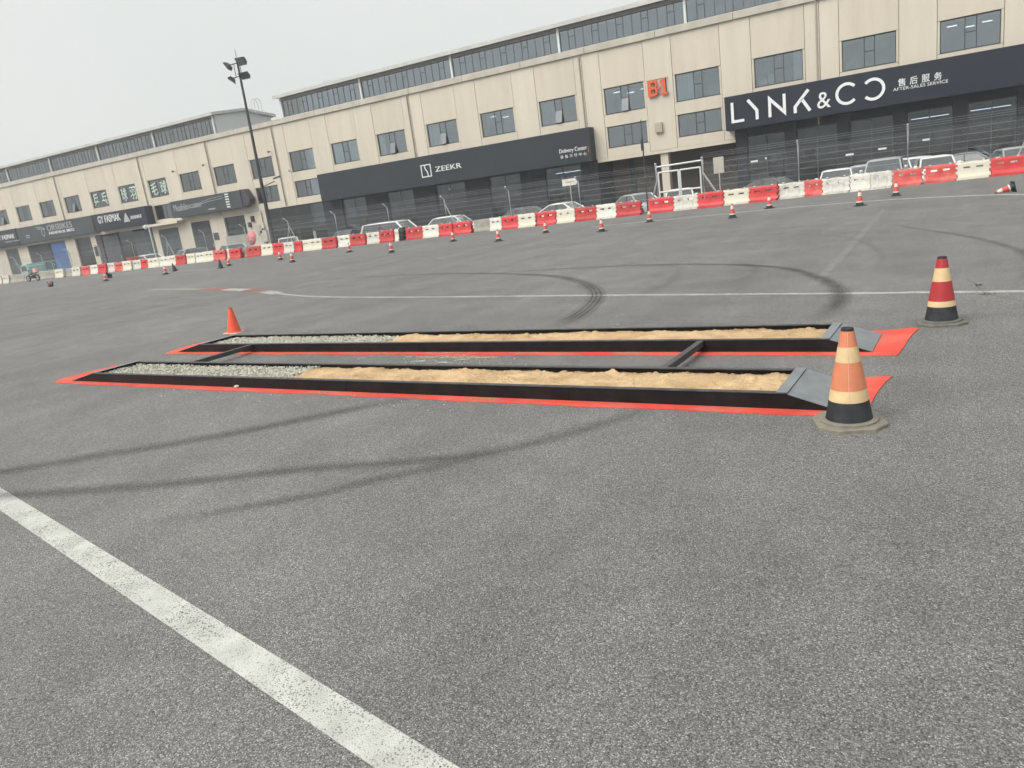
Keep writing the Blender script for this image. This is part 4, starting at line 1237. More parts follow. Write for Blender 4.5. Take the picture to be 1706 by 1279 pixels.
def flood(x, z, yaw, pitch):
    o = obj("floodlight", MB().prism_x([(-.06, -.26), (-.12, -.3), (-.12, .3), (-.06, .26), (.1, .16), (.1, -.16)], -.36, .36), 'sign_grey', mast)
    o.location = (x, -.2, z); o.rotation_euler = (math.radians(pitch), 0, math.radians(yaw))
    obj("lamp_glass", MB().box(-.33, .33, -.135, -.121, -.27, .27), 'glass', o)
flood(.62, 14.05, 8, 35); flood(.66, 13.1, 6, 50); flood(-.75, 13.95, -62, 30); flood(-.62, 13.0, -45, 50)
obj("street_lamp_arm", MB().tube([(.1, 0, 5.35), (1.4, 0, 5.6)], .035, 8), 'dark_metal', mast)
obj("street_lamp_head", MB().prism_x([(-.09, -.02), (-.05, .08), (.05, .08), (.09, -.02)], 1.35, 2.0), 'dark_metal', mast, loc=(0, 0, 5.58), rot=(0, math.radians(-8), 0))

# ================================================================== CARS
def loft(sections):
    mb = MB(); n = len(sections[0])
    for s in sections: mb.v += s
    for i in range(len(sections) - 1):
        for k in range(n):
            k2 = (k + 1) % n
            mb.f.append((i * n + k, i * n + k2, (i + 1) * n + k2, (i + 1) * n + k))
    mb.f.append(tuple(range(n))); mb.f.append(tuple(reversed(range((len(sections) - 1) * n, len(sections) * n))))
    return mb
def car(label, x, y, rz, paint, kind="sedan", group=None, z=LOT):
    P = {"sedan": dict(L=4.6, W=1.80, belt=.92, roof=1.44, hood=.86, w0=.30, w1=.45, r0=.70, r1=.90, deck=.98),
         "suv":   dict(L=4.6, W=1.88, belt=1.08, roof=1.70, hood=1.02, w0=.27, w1=.38, r0=.88, r1=.97, deck=1.08),
         "hatch": dict(L=4.1, W=1.76, belt=.95, roof=1.50, hood=.90, w0=.26, w1=.40, r0=.82, r1=.96, deck=1.0),
         "van":   dict(L=4.7, W=1.80, belt=1.02, roof=1.68, hood=.98, w0=.17, w1=.30, r0=.93, r1=.985, deck=1.04)}[kind]
    L, W = P['L'], P['W']; hw = W / 2
    root = thing("parked_car", label, "van" if kind == "van" else "car", (x, y, z), rz, group)
    def sec(t, k, zb, zt, zs):
        yy = -L / 2 + L * t; w = hw * k
        return [(-w * .86, yy, zb), (w * .86, yy, zb), (w * .98, yy, zb + .1), (w, yy, zs - .15), (w * .97, yy, zs), (w * .9, yy, zt), (-w * .9, yy, zt), (-w * .97, yy, zs), (-w, yy, zs - .15), (-w * .98, yy, zb + .1)]
    h, bl, dk = P['hood'], P['belt'], P['deck']
    secs = [sec(0, .80, .34, .62, .58), sec(.02, .92, .24, .72, .66), sec(.07, .98, .2, h - .08, h - .14), sec(P['w0'] - .02, 1.0, .2, h, h - .08), sec(P['w0'] + .02, 1.0, .2, bl, bl - .05),
            sec(.6, 1.0, .2, bl + .01, bl - .05), sec(P['r1'], 1.0, .2, dk, dk - .06), sec(.985, .96, .24, dk - .06, dk - .14), sec(1.0, .84, .36, dk - .18, dk - .26)]
    obj("body", loft(secs), paint, root, smooth=True, bevel=.03)
    # greenhouse
    yb0, yb1 = -L / 2 + L * P['w0'], -L / 2 + L * P['r1']
    yr0, yr1 = -L / 2 + L * P['w1'], -L / 2 + L * P['r0']
    wb, wr = hw * .90, hw * .77
    zb, zr = bl - .02, P['roof'] - .085
    A = [(-wb, yb0, zb), (wb, yb0, zb), (wb, yb1, zb), (-wb, yb1, zb)]; B = [(-wr, yr0, zr), (wr, yr0, zr), (wr, yr1, zr), (-wr, yr1, zr)]
    def quad(name, a, b_, c, d, m='car_glass'):
        obj(name, MB().add([a, b_, c, d], [(0, 1, 2, 3)]), m, root)
    quad("windscreen", A[0], A[1], B[1], B[0]); quad("rear_window", A[2], A[3], B[3], B[2])
    quad("side_window", A[1], A[2], B[2], B[1]); quad("side_window", A[3], A[0], B[0], B[3])
    zt = P['roof']
    rsec = []
    for t, dz, kx in ((0, .01, 1.0), (.12, .06, 1.0), (.5, .085, 1.0), (.88, .06, 1.0), (1, .01, 1.0)):
        yy = yr0 - .02 + (yr1 - yr0 + .04) * t
        rsec.append([(-wr - .02, yy, zr - .02), (wr + .02, yy, zr - .02), (wr + .01, yy, zr + .015 + dz * .3), (wr * .7, yy, zr + dz), (-wr * .7, yy, zr + dz), (-wr - .01, yy, zr + .015 + dz * .3)])
    obj("roof", loft(rsec), paint, root, smooth=True)
    for i in range(4):
        obj("pillar", MB().tube([A[i], B[i]], .07 if kind == "van" else .04, 6), paint, root)
    for s in (-1, 1):
        ym = (yr0 + yr1) / 2
        obj("pillar", MB().tube([(s * (wb + .0), ym, zb), (s * (wr + .0), ym, zr)], .03, 6), 'car_black', root)
    for s in (-1, 1):
        mm = MB().lathe([(.02, -.1), (.09, -.06), (.1, .03), (.06, .09)], 10, cap0=True, cap1=True)
        o = obj("mirror", mm, paint, root, smooth=True); o.location = (s * (hw + .08), yb0 + .25, zb + .1); o.scale = (1.1, .6, 1)
        o = obj("headlight", MB().box(-.2, .2, -.05, .05, -.07, .07), 'lamp_clear', root, bevel=.03); o.location = (s * hw * .68, -L / 2 + .06, h - .2); o.rotation_euler = (0, 0, s * .3)
        o = obj("tail_light", MB().box(-.16, .16, -.04, .04, -.09, .09), 'lamp_red', root, bevel=.02); o.location = (s * hw * .7, L / 2 - .02, dk - .28)
        for yy in (-L / 2 + L * .18, L / 2 - L * .19):
            wh = obj("wheel", WHEEL_T, None, root); wh.location = (s * (hw - .1), yy, .32)
            obj("rim", WHEEL_R, None, wh)
    obj("grille", MB().box(-hw * .45, hw * .45, -.02, .02, -.07, .07), 'rubber', root, loc=(0, -L / 2 - .0, .55))
    obj("number_plate", MB().box(-.22, .22, -.012, .012, -.07, .07), 'blue', root, loc=(0, -L / 2 - .022, .42))
    return root
wt = MB()
prof = [(.2, -.1), (.3, -.1), (.32, -.07), (.32, .07), (.3, .1), (.2, .1)]
vs = []
for r, xx in prof: vs += [(xx, r * math.cos(2 * math.pi * k / 20), r * math.sin(2 * math.pi * k / 20)) for k in range(20)]
fs = [(i * 20 + k, i * 20 + (k + 1) % 20, (i + 1) * 20 + (k + 1) % 20, (i + 1) * 20 + k) for i in range(5) for k in range(20)]
wt.add(vs, fs); WHEEL_T = wt.mesh("wheel"); WHEEL_T.materials.append(MT['tyre'])
wr_ = MB()
for sxx in (-.085, .085):
    vs = [(sxx, .2 * math.cos(2 * math.pi * k / 20), .2 * math.sin(2 * math.pi * k / 20)) for k in range(20)]
    wr_.add(vs, [tuple(range(20))])
WHEEL_R = wr_.mesh("rim"); WHEEL_R.materials.append(MT['rim'])

CG = "cars parked behind the barriers"
car("white sedan parked nose-on, first white car left of the large pale SUV", -4.85, 45.2, .06, 'car_white', "sedan", CG)
car("silver sedan half hidden directly left of the large pale SUV", -3.75, 48.2, -.1, 'car_silver', "sedan", CG)
car("large pale SUV facing the barriers below the Chinese sign lettering", -2.5, 44.5, 0.0, 'car_silver', "suv", CG)
car("pale car directly right of and behind the large pale SUV", -1.1, 48.3, .5, 'car_white', "hatch", CG)
car("white hatchback facing the barriers behind the two adjoining red ones", -0.2, 44.9, .12, 'car_white', "hatch", CG)
car("dark grey car behind the second white barrier from the right", 1.6, 47.5, 1.35, 'car_grey', "sedan", CG)
car("beige-silver car with its roof just above the rightmost red barrier", 3.3, 45.2, .2, 'car_silver', "sedan", CG)
car("white van parked side-on, its roof above the barriers left of the black drum", -33.6, 42.9, math.pi / 2, 'car_white', "van", CG)
car("white hatchback parked side-on behind the braced fence post below ZEEKR", -30.1, 45.6, math.pi / 2 + .1, 'car_white', "hatch", CG)
car("dark sedan parked below the left end of the charcoal sign", -40.6, 45.8, .3, 'car_black', "sedan", CG)
car("grey car parked beside the dark sedan under the charcoal sign", -37.5, 47.0, .2, 'car_grey', "sedan", CG)
car("dark grey sedan under the middle glass bay of the charcoal shopfront", -25.2, 47.5, 1.2, 'car_grey', "sedan", CG)
car("white sedan below the small direction board", -21.7, 46.6, 1.45, 'car_white', "sedan", CG)
car("silver sedan just left of the slim black post", -16.2, 45.6, .9, 'car_silver', "sedan", CG)
car("white sedan showing through the white gate", -13.3, 44.4, .25, 'car_white', "sedan", CG)
car("dark car behind the fence left of the notice board", -8.4, 46.9, 1.3, 'car_black', "sedan", CG)
car("white car with only its curved roof edge showing right of the pink umbrella", -45.0, 44.0, .8, 'car_white', "sedan", CG)
car("silver car parked in front of the dark doorway left of the pink umbrella", -52.0, 44.6, 1.2, 'car_silver', "sedan", CG)
car("grey car parked in front of the roller shutter under the canopy", -56.3, 44.3, 1.1, 'car_grey', "hatch", CG)
car("white sedan parked side-on before the shuttered blue-black shopfront", -62.4, 43.9, 1.45, 'car_white', "sedan", CG)
car("silver sedan nearest the white camera pole on its left", -60.2, 46.6, 1.3, 'car_silver', "sedan", CG)
rc = thing("red_bin", "red plastic bin showing above the barriers left of the camera pole", "bin", (-62.0, 41.9, LOT))
cr = MB()
for z, a, b_ in ((0, .34, .24), (1.38, .45, .32), (1.38, .41, .28), (.05, .31, .21)):
    cr.v += [(-a, -b_, z), (a, -b_, z), (a, b_, z), (-a, b_, z)]
for i in range(3):
    for q in range(4): cr.f.append((i * 4 + q, i * 4 + (q + 1) % 4, (i + 1) * 4 + (q + 1) % 4, (i + 1) * 4 + q))
cr.f += [(3, 2, 1, 0), (12, 13, 14, 15)]
obj("bin_body", cr, 'barrier_red', rc)
obj("rim", MB().box(-.48, .48, -.35, -.325, 1.32, 1.40).box(-.48, .48, .325, .35, 1.32, 1.40), 'barrier_red', rc)

# small teal truck at far left
tk = thing("flatbed_truck", "pale teal light truck parked before the grey shopfront at far left", "truck", (-81.5, 44.5, LOT))
tb = MB().prism_x([(-.95, .5), (-.95, 1.0), (-.75, 1.1), (-.55, 1.95), (.55, 1.98), (.65, .5)], -.0, 1.0)
obj("cab", MB().prism_y([(-2.2, .45), (-2.2, 1.15), (-1.95, 1.9), (-.75, 1.95), (-.7, .45)], -.85, .85), 'car_teal', tk, bevel=.05)
obj("windscreen", MB().prism_y([(-2.22, 1.2), (-1.99, 1.82), (-1.94, 1.82), (-2.16, 1.2)], -.72, .72), 'car_glass', tk)
for s in (-1, 1):
    obj("side_window", MB().prism_y([(-1.95, 1.25), (-1.8, 1.78), (-.95, 1.8), (-.9, 1.25)], s * .852 - .006, s * .852 + .006), 'car_glass', tk)
    for xx in (-1.6, 1.5):
        w_ = obj("wheel", WHEEL_T, None, tk, loc=(xx, s * .72, .32), rot=(0, 0, math.pi / 2)); obj("rim", WHEEL_R, None, w_)
obj("chassis", MB().box(-2.0, 2.3, -.4, .4, .38, .55), 'dark_metal', tk)
bed = MB().box(-.6, 2.4, -.85, .85, .6, .7)
for s in (-1, 1):
    bed.box(-.6, 2.4, s * .85 - .02, s * .85 + .02, .7, 1.1)
bed.box(2.37, 2.41, -.83, .83, .7, 1.1); bed.box(-.62, -.58, -.83, .83, .7, 1.1)
obj("cargo_bed", bed, 'car_teal', tk)
hoop = MB()
for xx in (-.5, .9, 2.3):
    hoop.tube([(xx, -.83, 1.1), (xx, -.83, 1.75), (xx, -.6, 1.95), (xx, .6, 1.95), (xx, .83, 1.75), (xx, .83, 1.1)], .03, 6)
hoop.tube([(-.5, -.83, 1.75), (2.3, -.83, 1.75)], .025, 6)
obj("cover_hoops", hoop, 'car_teal', tk)

# motorcycle beside the concrete blocks
mc = thing("motorcycle", "dark motorcycle with a box parked in front of the concrete blocks", "motorcycle", (-70.6, 37.7, 0), .1)
for xx in (-.62, .62):
    m_ = MB(); vs = []
    pr = [(.2, -.05), (.27, -.05), (.29, 0), (.27, .05), (.2, .05)]
    for r, yy in pr: vs += [(r * math.cos(2 * math.pi * k / 18), yy, r * math.sin(2 * math.pi * k / 18)) for k in range(18)]
    m_.add(vs, [(i * 18 + k, i * 18 + (k + 1) % 18, (i + 1) * 18 + (k + 1) % 18, (i + 1) * 18 + k) for i in range(4) for k in range(18)])
    w_ = obj("wheel", m_, 'tyre', mc, loc=(xx, 0, .29))
    obj("rim", MB().tube([(0, -.03, 0), (0, .03, 0)], .2, 16), 'rim', w_)
obj("frame", MB().tube([(.62, 0, .29), (.2, 0, .4), (-.2, 0, .35), (-.62, 0, .29)], .05, 8).tube([(-.62, .07, .29), (-.42, .07, .85), (-.38, 0, .95)], .03, 8).tube([(-.42, 0, .8), (.1, 0, .55), (.55, 0, .6)], .04, 8), 'dark_metal', mc)
obj("engine", MB().box(-.2, .2, -.14, .14, .25, .52), 'rubber', mc, bevel=.03)
obj("fuel_tank", MB().lathe([(.03, -.25), (.13, -.15), (.15, .05), (.08, .22)], 12, cap0=True, cap1=True), 'car_grey', mc, loc=(-.15, 0, .72), rot=(0, math.pi / 2, 0), smooth=True)
obj("seat", MB().box(.05, .65, -.12, .12, .66, .75), 'rubber', mc, bevel=.03)
obj("handlebar", MB().tube([(-.3, -.35, 1.0), (-.38, -.12, .98), (-.38, .12, .98), (-.3, .35, 1.0)], .018, 6), 'dark_metal', mc)
obj("top_box", MB().box(.5, .9, -.2, .2, .78, 1.1), 'plastic_pale', mc, bevel=.03)

# pink umbrella propped open
um = thing("umbrella", "open pink spotted umbrella propped behind the barriers left of the tall mast", "umbrella", (-45.75, 41.3, LOT), rot=(math.radians(78), 0, math.radians(-12)))
UMB = thing  # noqa
um.location = (-46.0, 41.3, 1.30)
obj("canopy", MB().lathe([(.03, .28), (.18, .25), (.36, .17), (.5, .04), (.55, -.06)], 16), 'pink', um, smooth=True)
obj("shaft", MB().tube([(0, 0, .36), (0, 0, -.75)], .012, 6), 'galv', um)
sp = MB()
for i in range(8):
    for rr, zz in ((.24, .232), (.42, .125)):
        a = i * math.pi / 4 + rr
        c0 = Vector((rr * math.cos(a), rr * math.sin(a), zz)); nrm = Vector((math.cos(a) * .45, math.sin(a) * .45, .8)).normalized()
        t1 = nrm.cross(Vector((0, 0, 1))).normalized(); t2 = nrm.cross(t1)
        o_ = len(sp.v)
        sp.v += [tuple(c0 + nrm * .012 + (t1 * math.cos(q * math.pi / 4) + t2 * math.sin(q * math.pi / 4)) * .05) for q in range(8)]
        sp.f.append(tuple(range(o_, o_ + 8)))
obj("spots", sp, 'barrier_white', um)

# ================================================================== CONES
def cone_parts(root, H, rb_, rt, bands, base_r, base_h, base_mat, octo=True, ring=None, thick=.035, n=36, zb=None):
    """bands: list of (z0, z1, material, proud, part name)"""
    zb = base_h if zb is None else zb
    R = lambda z: rb_ + (rt - rb_) * (z - zb) / (H - zb)
    if octo:
        c = base_r; k = c * .52
        poly = [(-k, -c), (k, -c), (c, -k), (c, k), (k, c), (-k, c), (-c, k), (-c, -k)]
        b = MB(); zz = [0, base_h * .8, base_h]
        for z, s in ((0, 1.0), (base_h * .75, 1.0), (base_h, .965)):
            b.v += [(x * s, y * s, z) for x, y in poly]
        for i in range(2):
            for q in range(8): b.f.append((i * 8 + q, i * 8 + (q + 1) % 8, (i + 1) * 8 + (q + 1) % 8, (i + 1) * 8 + q))
        b.f.append(tuple(reversed(range(8)))); b.f.append(tuple(range(16, 24)))
        obj("base", b, base_mat, root)
    else:
        c = base_r
        obj("base", MB().box(-c, c, -c, c, 0, base_h), base_mat, root, bevel=base_h * .3)
    if ring:
        obj("base_ring", MB().lathe([(ring, base_h - .002), (ring, base_h + .012), (ring - .02, base_h + .018), (rb_ * .9, base_h + .018)], n), base_mat, root)
    for z0, z1, m, proud, nm in bands:
        obj(nm, MB().lathe([(R(z0) + proud, z0), (R((z0 + z1) / 2) + proud, (z0 + z1) / 2), (R(z1) + proud, z1)], n), m, root, smooth=True)
    top = bands[0][2] if bands[0][1] > bands[-1][1] else bands[-1][2]
    obj("top_lip", MB().lathe([(R(H), H - .004), (R(H) + .003, H + .004), (R(H) - .008, H + .006), (R(H) - .012, H - .02), (R(H) - .02, H - .12)], n), 'rubber', root, smooth=True)
CONES = "cones"
n1 = thing("traffic_cone", "faded orange and cream cone with a dusty octagonal base, nearest the camera", "traffic cone", (-.565, 5.70, 0), .32)
cone_parts(n1, .715, .158, .040, [(.045, .19, 'rubber', .003, 'rubber_skirt'), (.19, .275, 'cone_cream', .0045, 'reflective_band'), (.275, .478, 'cone_orange', .006, 'sleeve'), (.478, .588, 'cone_cream', .0045, 'reflective_band'), (.588, .70, 'cone_orange', .003, 'sleeve'), (.70, .712, 'rubber', .001, 'tip')],
           .238, .030, 'rubber_dusty', ring=.2, zb=.045)
seam = MB(); a = -math.pi / 2 - .32 + .12
Rz = lambda z: .158 + (.04 - .158) * (z - .045) / (.67)
seam.tube([((Rz(z) + .006) * math.cos(a), (Rz(z) + .006) * math.sin(a), z) for z in (.2, .35, .5, .69)], .0018, 5)
obj("sleeve_seam", seam, 'plastic_pale', n1)
n2 = thing("traffic_cone", "deep red and cream cone with black skirt standing beyond the ramps", "traffic cone", (.03, 9.16, 0), .1)
cone_parts(n2, .715, .158, .043, [(.045, .195, 'rubber', .003, 'rubber_skirt'), (.195, .255, 'cone_cream', .0045, 'reflective_band'), (.255, .462, 'cone_red', .006, 'sleeve'), (.462, .602, 'cone_cream', .0045, 'reflective_band'), (.602, .70, 'cone_red', .003, 'sleeve'), (.70, .712, 'rubber', .001, 'tip')],
           .238, .030, 'rubber_grey', ring=.195, zb=.045)
oc = thing("traffic_cone", "plain bright orange plastic cone behind the far gravel tray", "traffic cone", (-12.25, 10.05, 0), .25, rot=(0, math.radians(3), .25))
cone_parts(oc, .50, .135, .035, [(.022, .498, 'plastic_orange', .002, 'cone_body')], .16, .022, 'plastic_pale', octo=False)

small = thing("traffic_cone", "x", "traffic cone", (0, 0, 0), 0, "small cones marking the track edge")
cone_parts(small, .52, .125, .03, [(.03, .125, 'rubber', .001, 'rubber_skirt'), (.125, .165, 'cone_white', .003, 'reflective_band'), (.165, .335, 'cone_smallred', .003, 'sleeve'), (.335, .46, 'cone_white', .003, 'reflective_band'), (.46, .518, 'cone_smallred', .002, 'sleeve')],
           .17, .03, 'rubber', octo=False, n=20)
near_row = [(-29.55, 28.9), (-22.81, 28.75), (-17.09, 29.2), (-11.95, 28.8), (-6.8, 29.25), (-2.39, 28.9)]
far_row = [(-37.16, 31.2), (-33.5, 31.85), (-28.64, 32.4), (-21.67, 32.45), (-15.96, 31.7), (-10.94, 31.8), (-6.1, 32.75), (-1.43, 32.45)]
first = True
def put_small(x, y, label, rot=None, z=0.0):
    global first
    rz = random.uniform(0, 1.5)
    if first:
        small.location = (x, y, z); small.rotation_euler = rot if rot else (0, 0, rz); small["label"] = label; first = False
        return small
    return copy_tree(small, (x, y, z), rz, label, rot)
for i, (x, y) in enumerate(reversed(near_row)):
    put_small(x, y, "small red and white cone, %s from the right in the nearer standing row" % ORD[i])
for i, (x, y) in enumerate(reversed(far_row)):
    put_small(x, y, "small red and white cone, %s from the right in the row closest to the barriers" % ORD[i])
put_small(-40.58, 29.3, "small upright red and white cone just left of the leaning black cone")
put_small(-45.77, 28.75, "small red and white cone with a toppled black cone just behind it")
put_small(2.0, 28.35, "toppled red and white cone lying on the curved line at the right edge", (math.radians(0), math.radians(-104), math.radians(12)), .165)
put_small(-51.5, 28.5, "toppled red cone lying on the asphalt at the far left", (math.radians(70), 0, math.radians(40)), .16)
def dark_cone(x, y, label, m, rot=None, z=0):
    th = thing("traffic_cone", label, "traffic cone", (x, y, z), 0, "dark plain cones at the track edge", rot)
    cone_parts(th, .50, .135, .03, [(.03, .498, m, .002, 'cone_body')], .17, .03, m, octo=False, n=20)
dark_cone(-36.23, 29.8, "plain dark green cone standing before the barriers below the slate banner sign", 'green_rubber')
dark_cone(-42.22, 31.2, "plain black cone leaning left of the dark green cone", 'rubber', (0, math.radians(-14), 0), .03)
dark_cone(-49.11, 31.2, "toppled black cone behind a red and white cone on the left", 'rubber', (math.radians(60), 0, .6), .14)

# ================================================================== TEST TRACK FRAME
ANG = math.atan2(-.50, 10.1)
rig = thing("obstacle_frame", "pair of long black steel trays joined by cross bars, with grey ramps at the ends", "test track", (-1.04, 5.97, 0), ANG)
ZT = .135; TW = .745; MZ = .010
U0, U1 = -10.25, 0.0
RL, RR = .62, .37
V0 = (0.0, 1.90)      # front edge of each tray
def rail_poly():
    return [(U0 - RL, MZ), (U0, ZT), (U1, ZT), (U1 + RR, MZ + .006), (U1 + RR, MZ)]
for v0 in V0:
    for (va, vb) in ((v0, v0 + .012), (v0 + TW - .012, v0 + TW)):
        obj("side_plate", MB().prism_y(rail_poly(), va, vb), 'rail', rig)
    for (va, vb) in ((v0 - .006, v0 + .048), (v0 + TW - .048, v0 + TW + .006)):
        obj("top_flange", MB().box(U0, U1, va, vb, ZT + .0005, ZT + .009), 'rail_top', rig)
    # joints welded along the side
    for u in (-8.0, -4.9, -2.0):
        obj("weld_strip", MB().box(u - .025, u + .025, v0 - .004, v0 - .0005, MZ + .01, ZT - .004), 'rail', rig)
    for (ua, ub, za, zb_) in ((U1 + .005, U1 + RR + .02, ZT + .004, MZ + .008), (U0 - .005, U0 - RL - .02, ZT + .004, MZ + .008)):
        r = MB()
        n = 6
        for i in range(n + 1):
            t = i / n
            u = ua + (ub - ua) * t; z = za + (zb_ - za) * t
            r.v += [(u, v0 - .012, z), (u, v0 + TW + .012, z), (u, v0 + TW + .012, z - .007), (u, v0 - .012, z - .007)]
            if i:
                o_ = (i - 1) * 4
                for q in range(4): r.f.append((o_ + q, o_ + (q + 1) % 4, o_ + 4 + (q + 1) % 4, o_ + 4 + q))
        r.f += [(0, 1, 2, 3), tuple(n * 4 + q for q in (3, 2, 1, 0))]
        rp = obj("ramp_plate", r, 'ramp', rig)
        obj("ramp_hinge_strip", MB().box(min(ua, ua - math.copysign(.09, ub - ua)), max(ua, ua - math.copysign(.09, ub - ua)), v0 - .008, v0 + TW + .008, ZT + .0105, ZT + .016), 'ramp', rp)
    obj("tray_floor", MB().box(U0, U1, v0 + .02, v0 + TW - .02, MZ + .002, MZ + .008), 'rail', rig)
    for u in (U0, U1):
        obj("end_plate", MB().box(u - .006, u + .006, v0 + .013, v0 + TW - .013, MZ + .009, ZT - .002), 'rail', rig)
for u in (-8.85, -1.32):
    obj("cross_bar", MB().box(u - .035, u + .035, V0[0] + TW + .007, V0[1] - .007, .07, ZT + .002), 'rail_top', rig, bevel=.004)
# red mats under the trays
def red_mat(poly, label):
    P = [Vector(p) for p in poly]
    n = len(P); mb = MB()
    c = sum(P, Vector((0, 0))) / n
    mb.v += [(p.x, p.y, .001) for p in P] + [(p.x, p.y, .008) for p in P]
    mb.f += [tuple(range(n, 2 * n)), tuple(reversed(range(n)))] + [(i, (i + 1) % n, (i + 1) % n + n, i + n) for i in range(n)]
    return tag(obj("floor_mat", mb, 'mat_red'), label, "mat", "red mats under the trays")
E = Vector((math.cos(ANG), math.sin(ANG))); Nn = Vector((-math.sin(ANG), math.cos(ANG))); O = Vector((-1.04, 5.97))
uv = lambda u, v: tuple(O + E * u + Nn * v)
edge_f = lambda v, s: [uv(-11.2 + (11.75) * i / 40, v + .012 * math.sin(i * 1.3 + s) + .008 * math.sin(i * .37)) for i in range(41)]
m1 = edge_f(-.135, .4) + [uv(.575, .10), uv(.58, .35), uv(.59, .60), uv(.615, .85), uv(.65, 1.04)] + [uv(-11.3 + 11.5 * (1 - i / 20), .93 + .01 * math.sin(i)) for i in range(21)] + [uv(-11.36, .55), uv(-11.42, .1)]
red_mat(m1, "long red mat lying under the nearer tray")
m2 = [uv(u, v) for u, v in [(-11.1 + 11.72 * i / 40, 1.765 + .012 * math.sin(i * 1.1)) for i in range(41)]] + [uv(.645, 2.1), uv(.655, 2.4), uv(.675, 2.65), uv(.715, 2.95), uv(.66, 2.99), uv(.5, 2.92)] + [uv(-11.2 + 11.6 * (1 - i / 20), 2.86 + .01 * math.sin(i)) for i in range(21)] + [uv(-11.3, 2.4), uv(-11.25, 2.0)]
red_mat(m2, "long red mat lying under the farther tray")

# sand and gravel fills
def fill_h(u, v, s):
    p = Vector((u * 1.4, v * 2.6, s))
    h = .022 * mnoise.noise(p) + .018 * mnoise.noise(p * 2.7) + .016 * abs(mnoise.noise(p * 6.0)) + .013 * abs(mnoise.noise(p * 14.0)) + .014 * abs(mnoise.noise(p * 27.0))
    return h
def sand(v0, ub, s, label, hseed):
    mb = MB(); du = .012
    vs_ = [v0 + .014 + (TW - .028) * j / 59 for j in range(60)]
    nu = int((U1 - .012 - ub) / du)
    for i in range(nu + 1):
        u = ub + du * i
        for j, v in enumerate(vs_):
            f = (v - v0) / TW
            edge = min(1, (u - ub) / .5)
            ridge = .012 * max(0, mnoise.noise(Vector((u * 1.1, 3.3, s)))) + .02 * math.exp(-((f - .80 + .05 * mnoise.noise(Vector((u * 2, 1, s)))) / .13) ** 2) * (0.6 + .9 * mnoise.noise(Vector((u * 2.3, 9.1, s))))
            clump = mnoise.noise(Vector((u * 9, v * 11, s + 5)))
            hh = .077 + fill_h(u, v, s) + ridge + (.055 * (clump - .25) if clump > .25 else 0)
            hh = MZ + .02 + (hh - MZ - .02) * (.35 + .65 * edge)
            if f < .09: hh = min(hh, ZT - .012)
            if f > .95: hh = min(hh, ZT + .006)
            mb.v.append((*uv(u, v), max(MZ + .02, hh)))
    w = 60
    for i in range(nu):
        for j in range(w - 1):
            a = i * w + j
            mb.f.append((a, a + w, a + w + 1, a + 1))
    me = bpy.data.meshes.new("sand"); me.from_pydata(mb.v, [], mb.f); me.update()
    me.polygons.foreach_set("use_smooth", [True] * len(me.polygons))
    tag(obj("sand", me, 'sand'), label, "sand", None, "stuff")
sand(V0[0], -6.42, 2.0, "lumpy yellow sand filling the nearer tray", 1)
sand(V0[1], -6.55, 8.0, "lumpy yellow sand filling the farther tray", 2)

def ico():
    t = (1 + 5 ** .5) / 2
    v = [(-1, t, 0), (1, t, 0), (-1, -t, 0), (1, -t, 0), (0, -1, t), (0, 1, t), (0, -1, -t), (0, 1, -t), (t, 0, -1), (t, 0, 1), (-t, 0, -1), (-t, 0, 1)]
    v = [Vector(p).normalized() for p in v]
    f = [(0, 11, 5), (0, 5, 1), (0, 1, 7), (0, 7, 10), (0, 10, 11), (1, 5, 9), (5, 11, 4), (11, 10, 2), (10, 7, 6), (7, 1, 8), (3, 9, 4), (3, 4, 2), (3, 2, 6), (3, 6, 8), (3, 8, 9), (4, 9, 5), (2, 4, 11), (6, 2, 10), (8, 6, 7), (9, 8, 1)]
    return v, f
IV, IF = ico()
def gravel(v0, ua, ub, label, seed, count):
    r = random.Random(seed)
    mb = MB(); mi = []
    for i in range(count):
        u = r.uniform(ua, ub + .25); 
        if u > ub and r.random() < (u - ub) / .25: continue
        v = r.uniform(v0 + .03, v0 + TW - .03)
        s = r.uniform(.008, .019)
        f = (v - v0) / TW
        base = .085 + .018 * mnoise.noise(Vector((u * 1.6, v * 3, seed))) + .012 * mnoise.noise(Vector((u * 5, v * 6, seed)))
        z = base + r.uniform(-.02, .018)
        if f < .1: z = min(z, ZT - .02)
        q = Matrix.Rotation(r.uniform(0, 6.28), 3, Vector((r.uniform(-1, 1), r.uniform(-1, 1), r.uniform(-1, 1) + .01)).normalized())
        sc = Vector((r.uniform(.8, 1.5), r.uniform(.7, 1.1), r.uniform(.55, .9)))
        o_ = len(mb.v)
        cx_, cy_ = uv(u, v)
        for p in IV:
            jit = 1 + r.uniform(-.18, .18)
            w = q @ Vector((p.x * sc.x * jit, p.y * sc.y * jit, p.z * sc.z * jit)) * s
            mb.v.append((cx_ + w.x, cy_ + w.y, z + w.z))
        mb.f += [(a + o_, b + o_, c + o_) for a, b, c in IF]
        mi += [0 if r.random() < .68 else 1] * len(IF)
    me = bpy.data.meshes.new("gravel"); me.from_pydata(mb.v, [], mb.f); me.update()
    me.materials.append(MT['stone']); me.materials.append(MT['stone_b'])
    me.polygons.foreach_set("material_index", mi)
    tag(obj("gravel", me), label, "gravel", None, "stuff")
gravel(V0[0], U0 + .02, -6.2, "pale crushed stone filling the left end of the nearer tray", 5, 8600)
gravel(V0[1], U0 + .02, -6.4, "pale crushed stone filling the left end of the farther tray", 6, 8200)
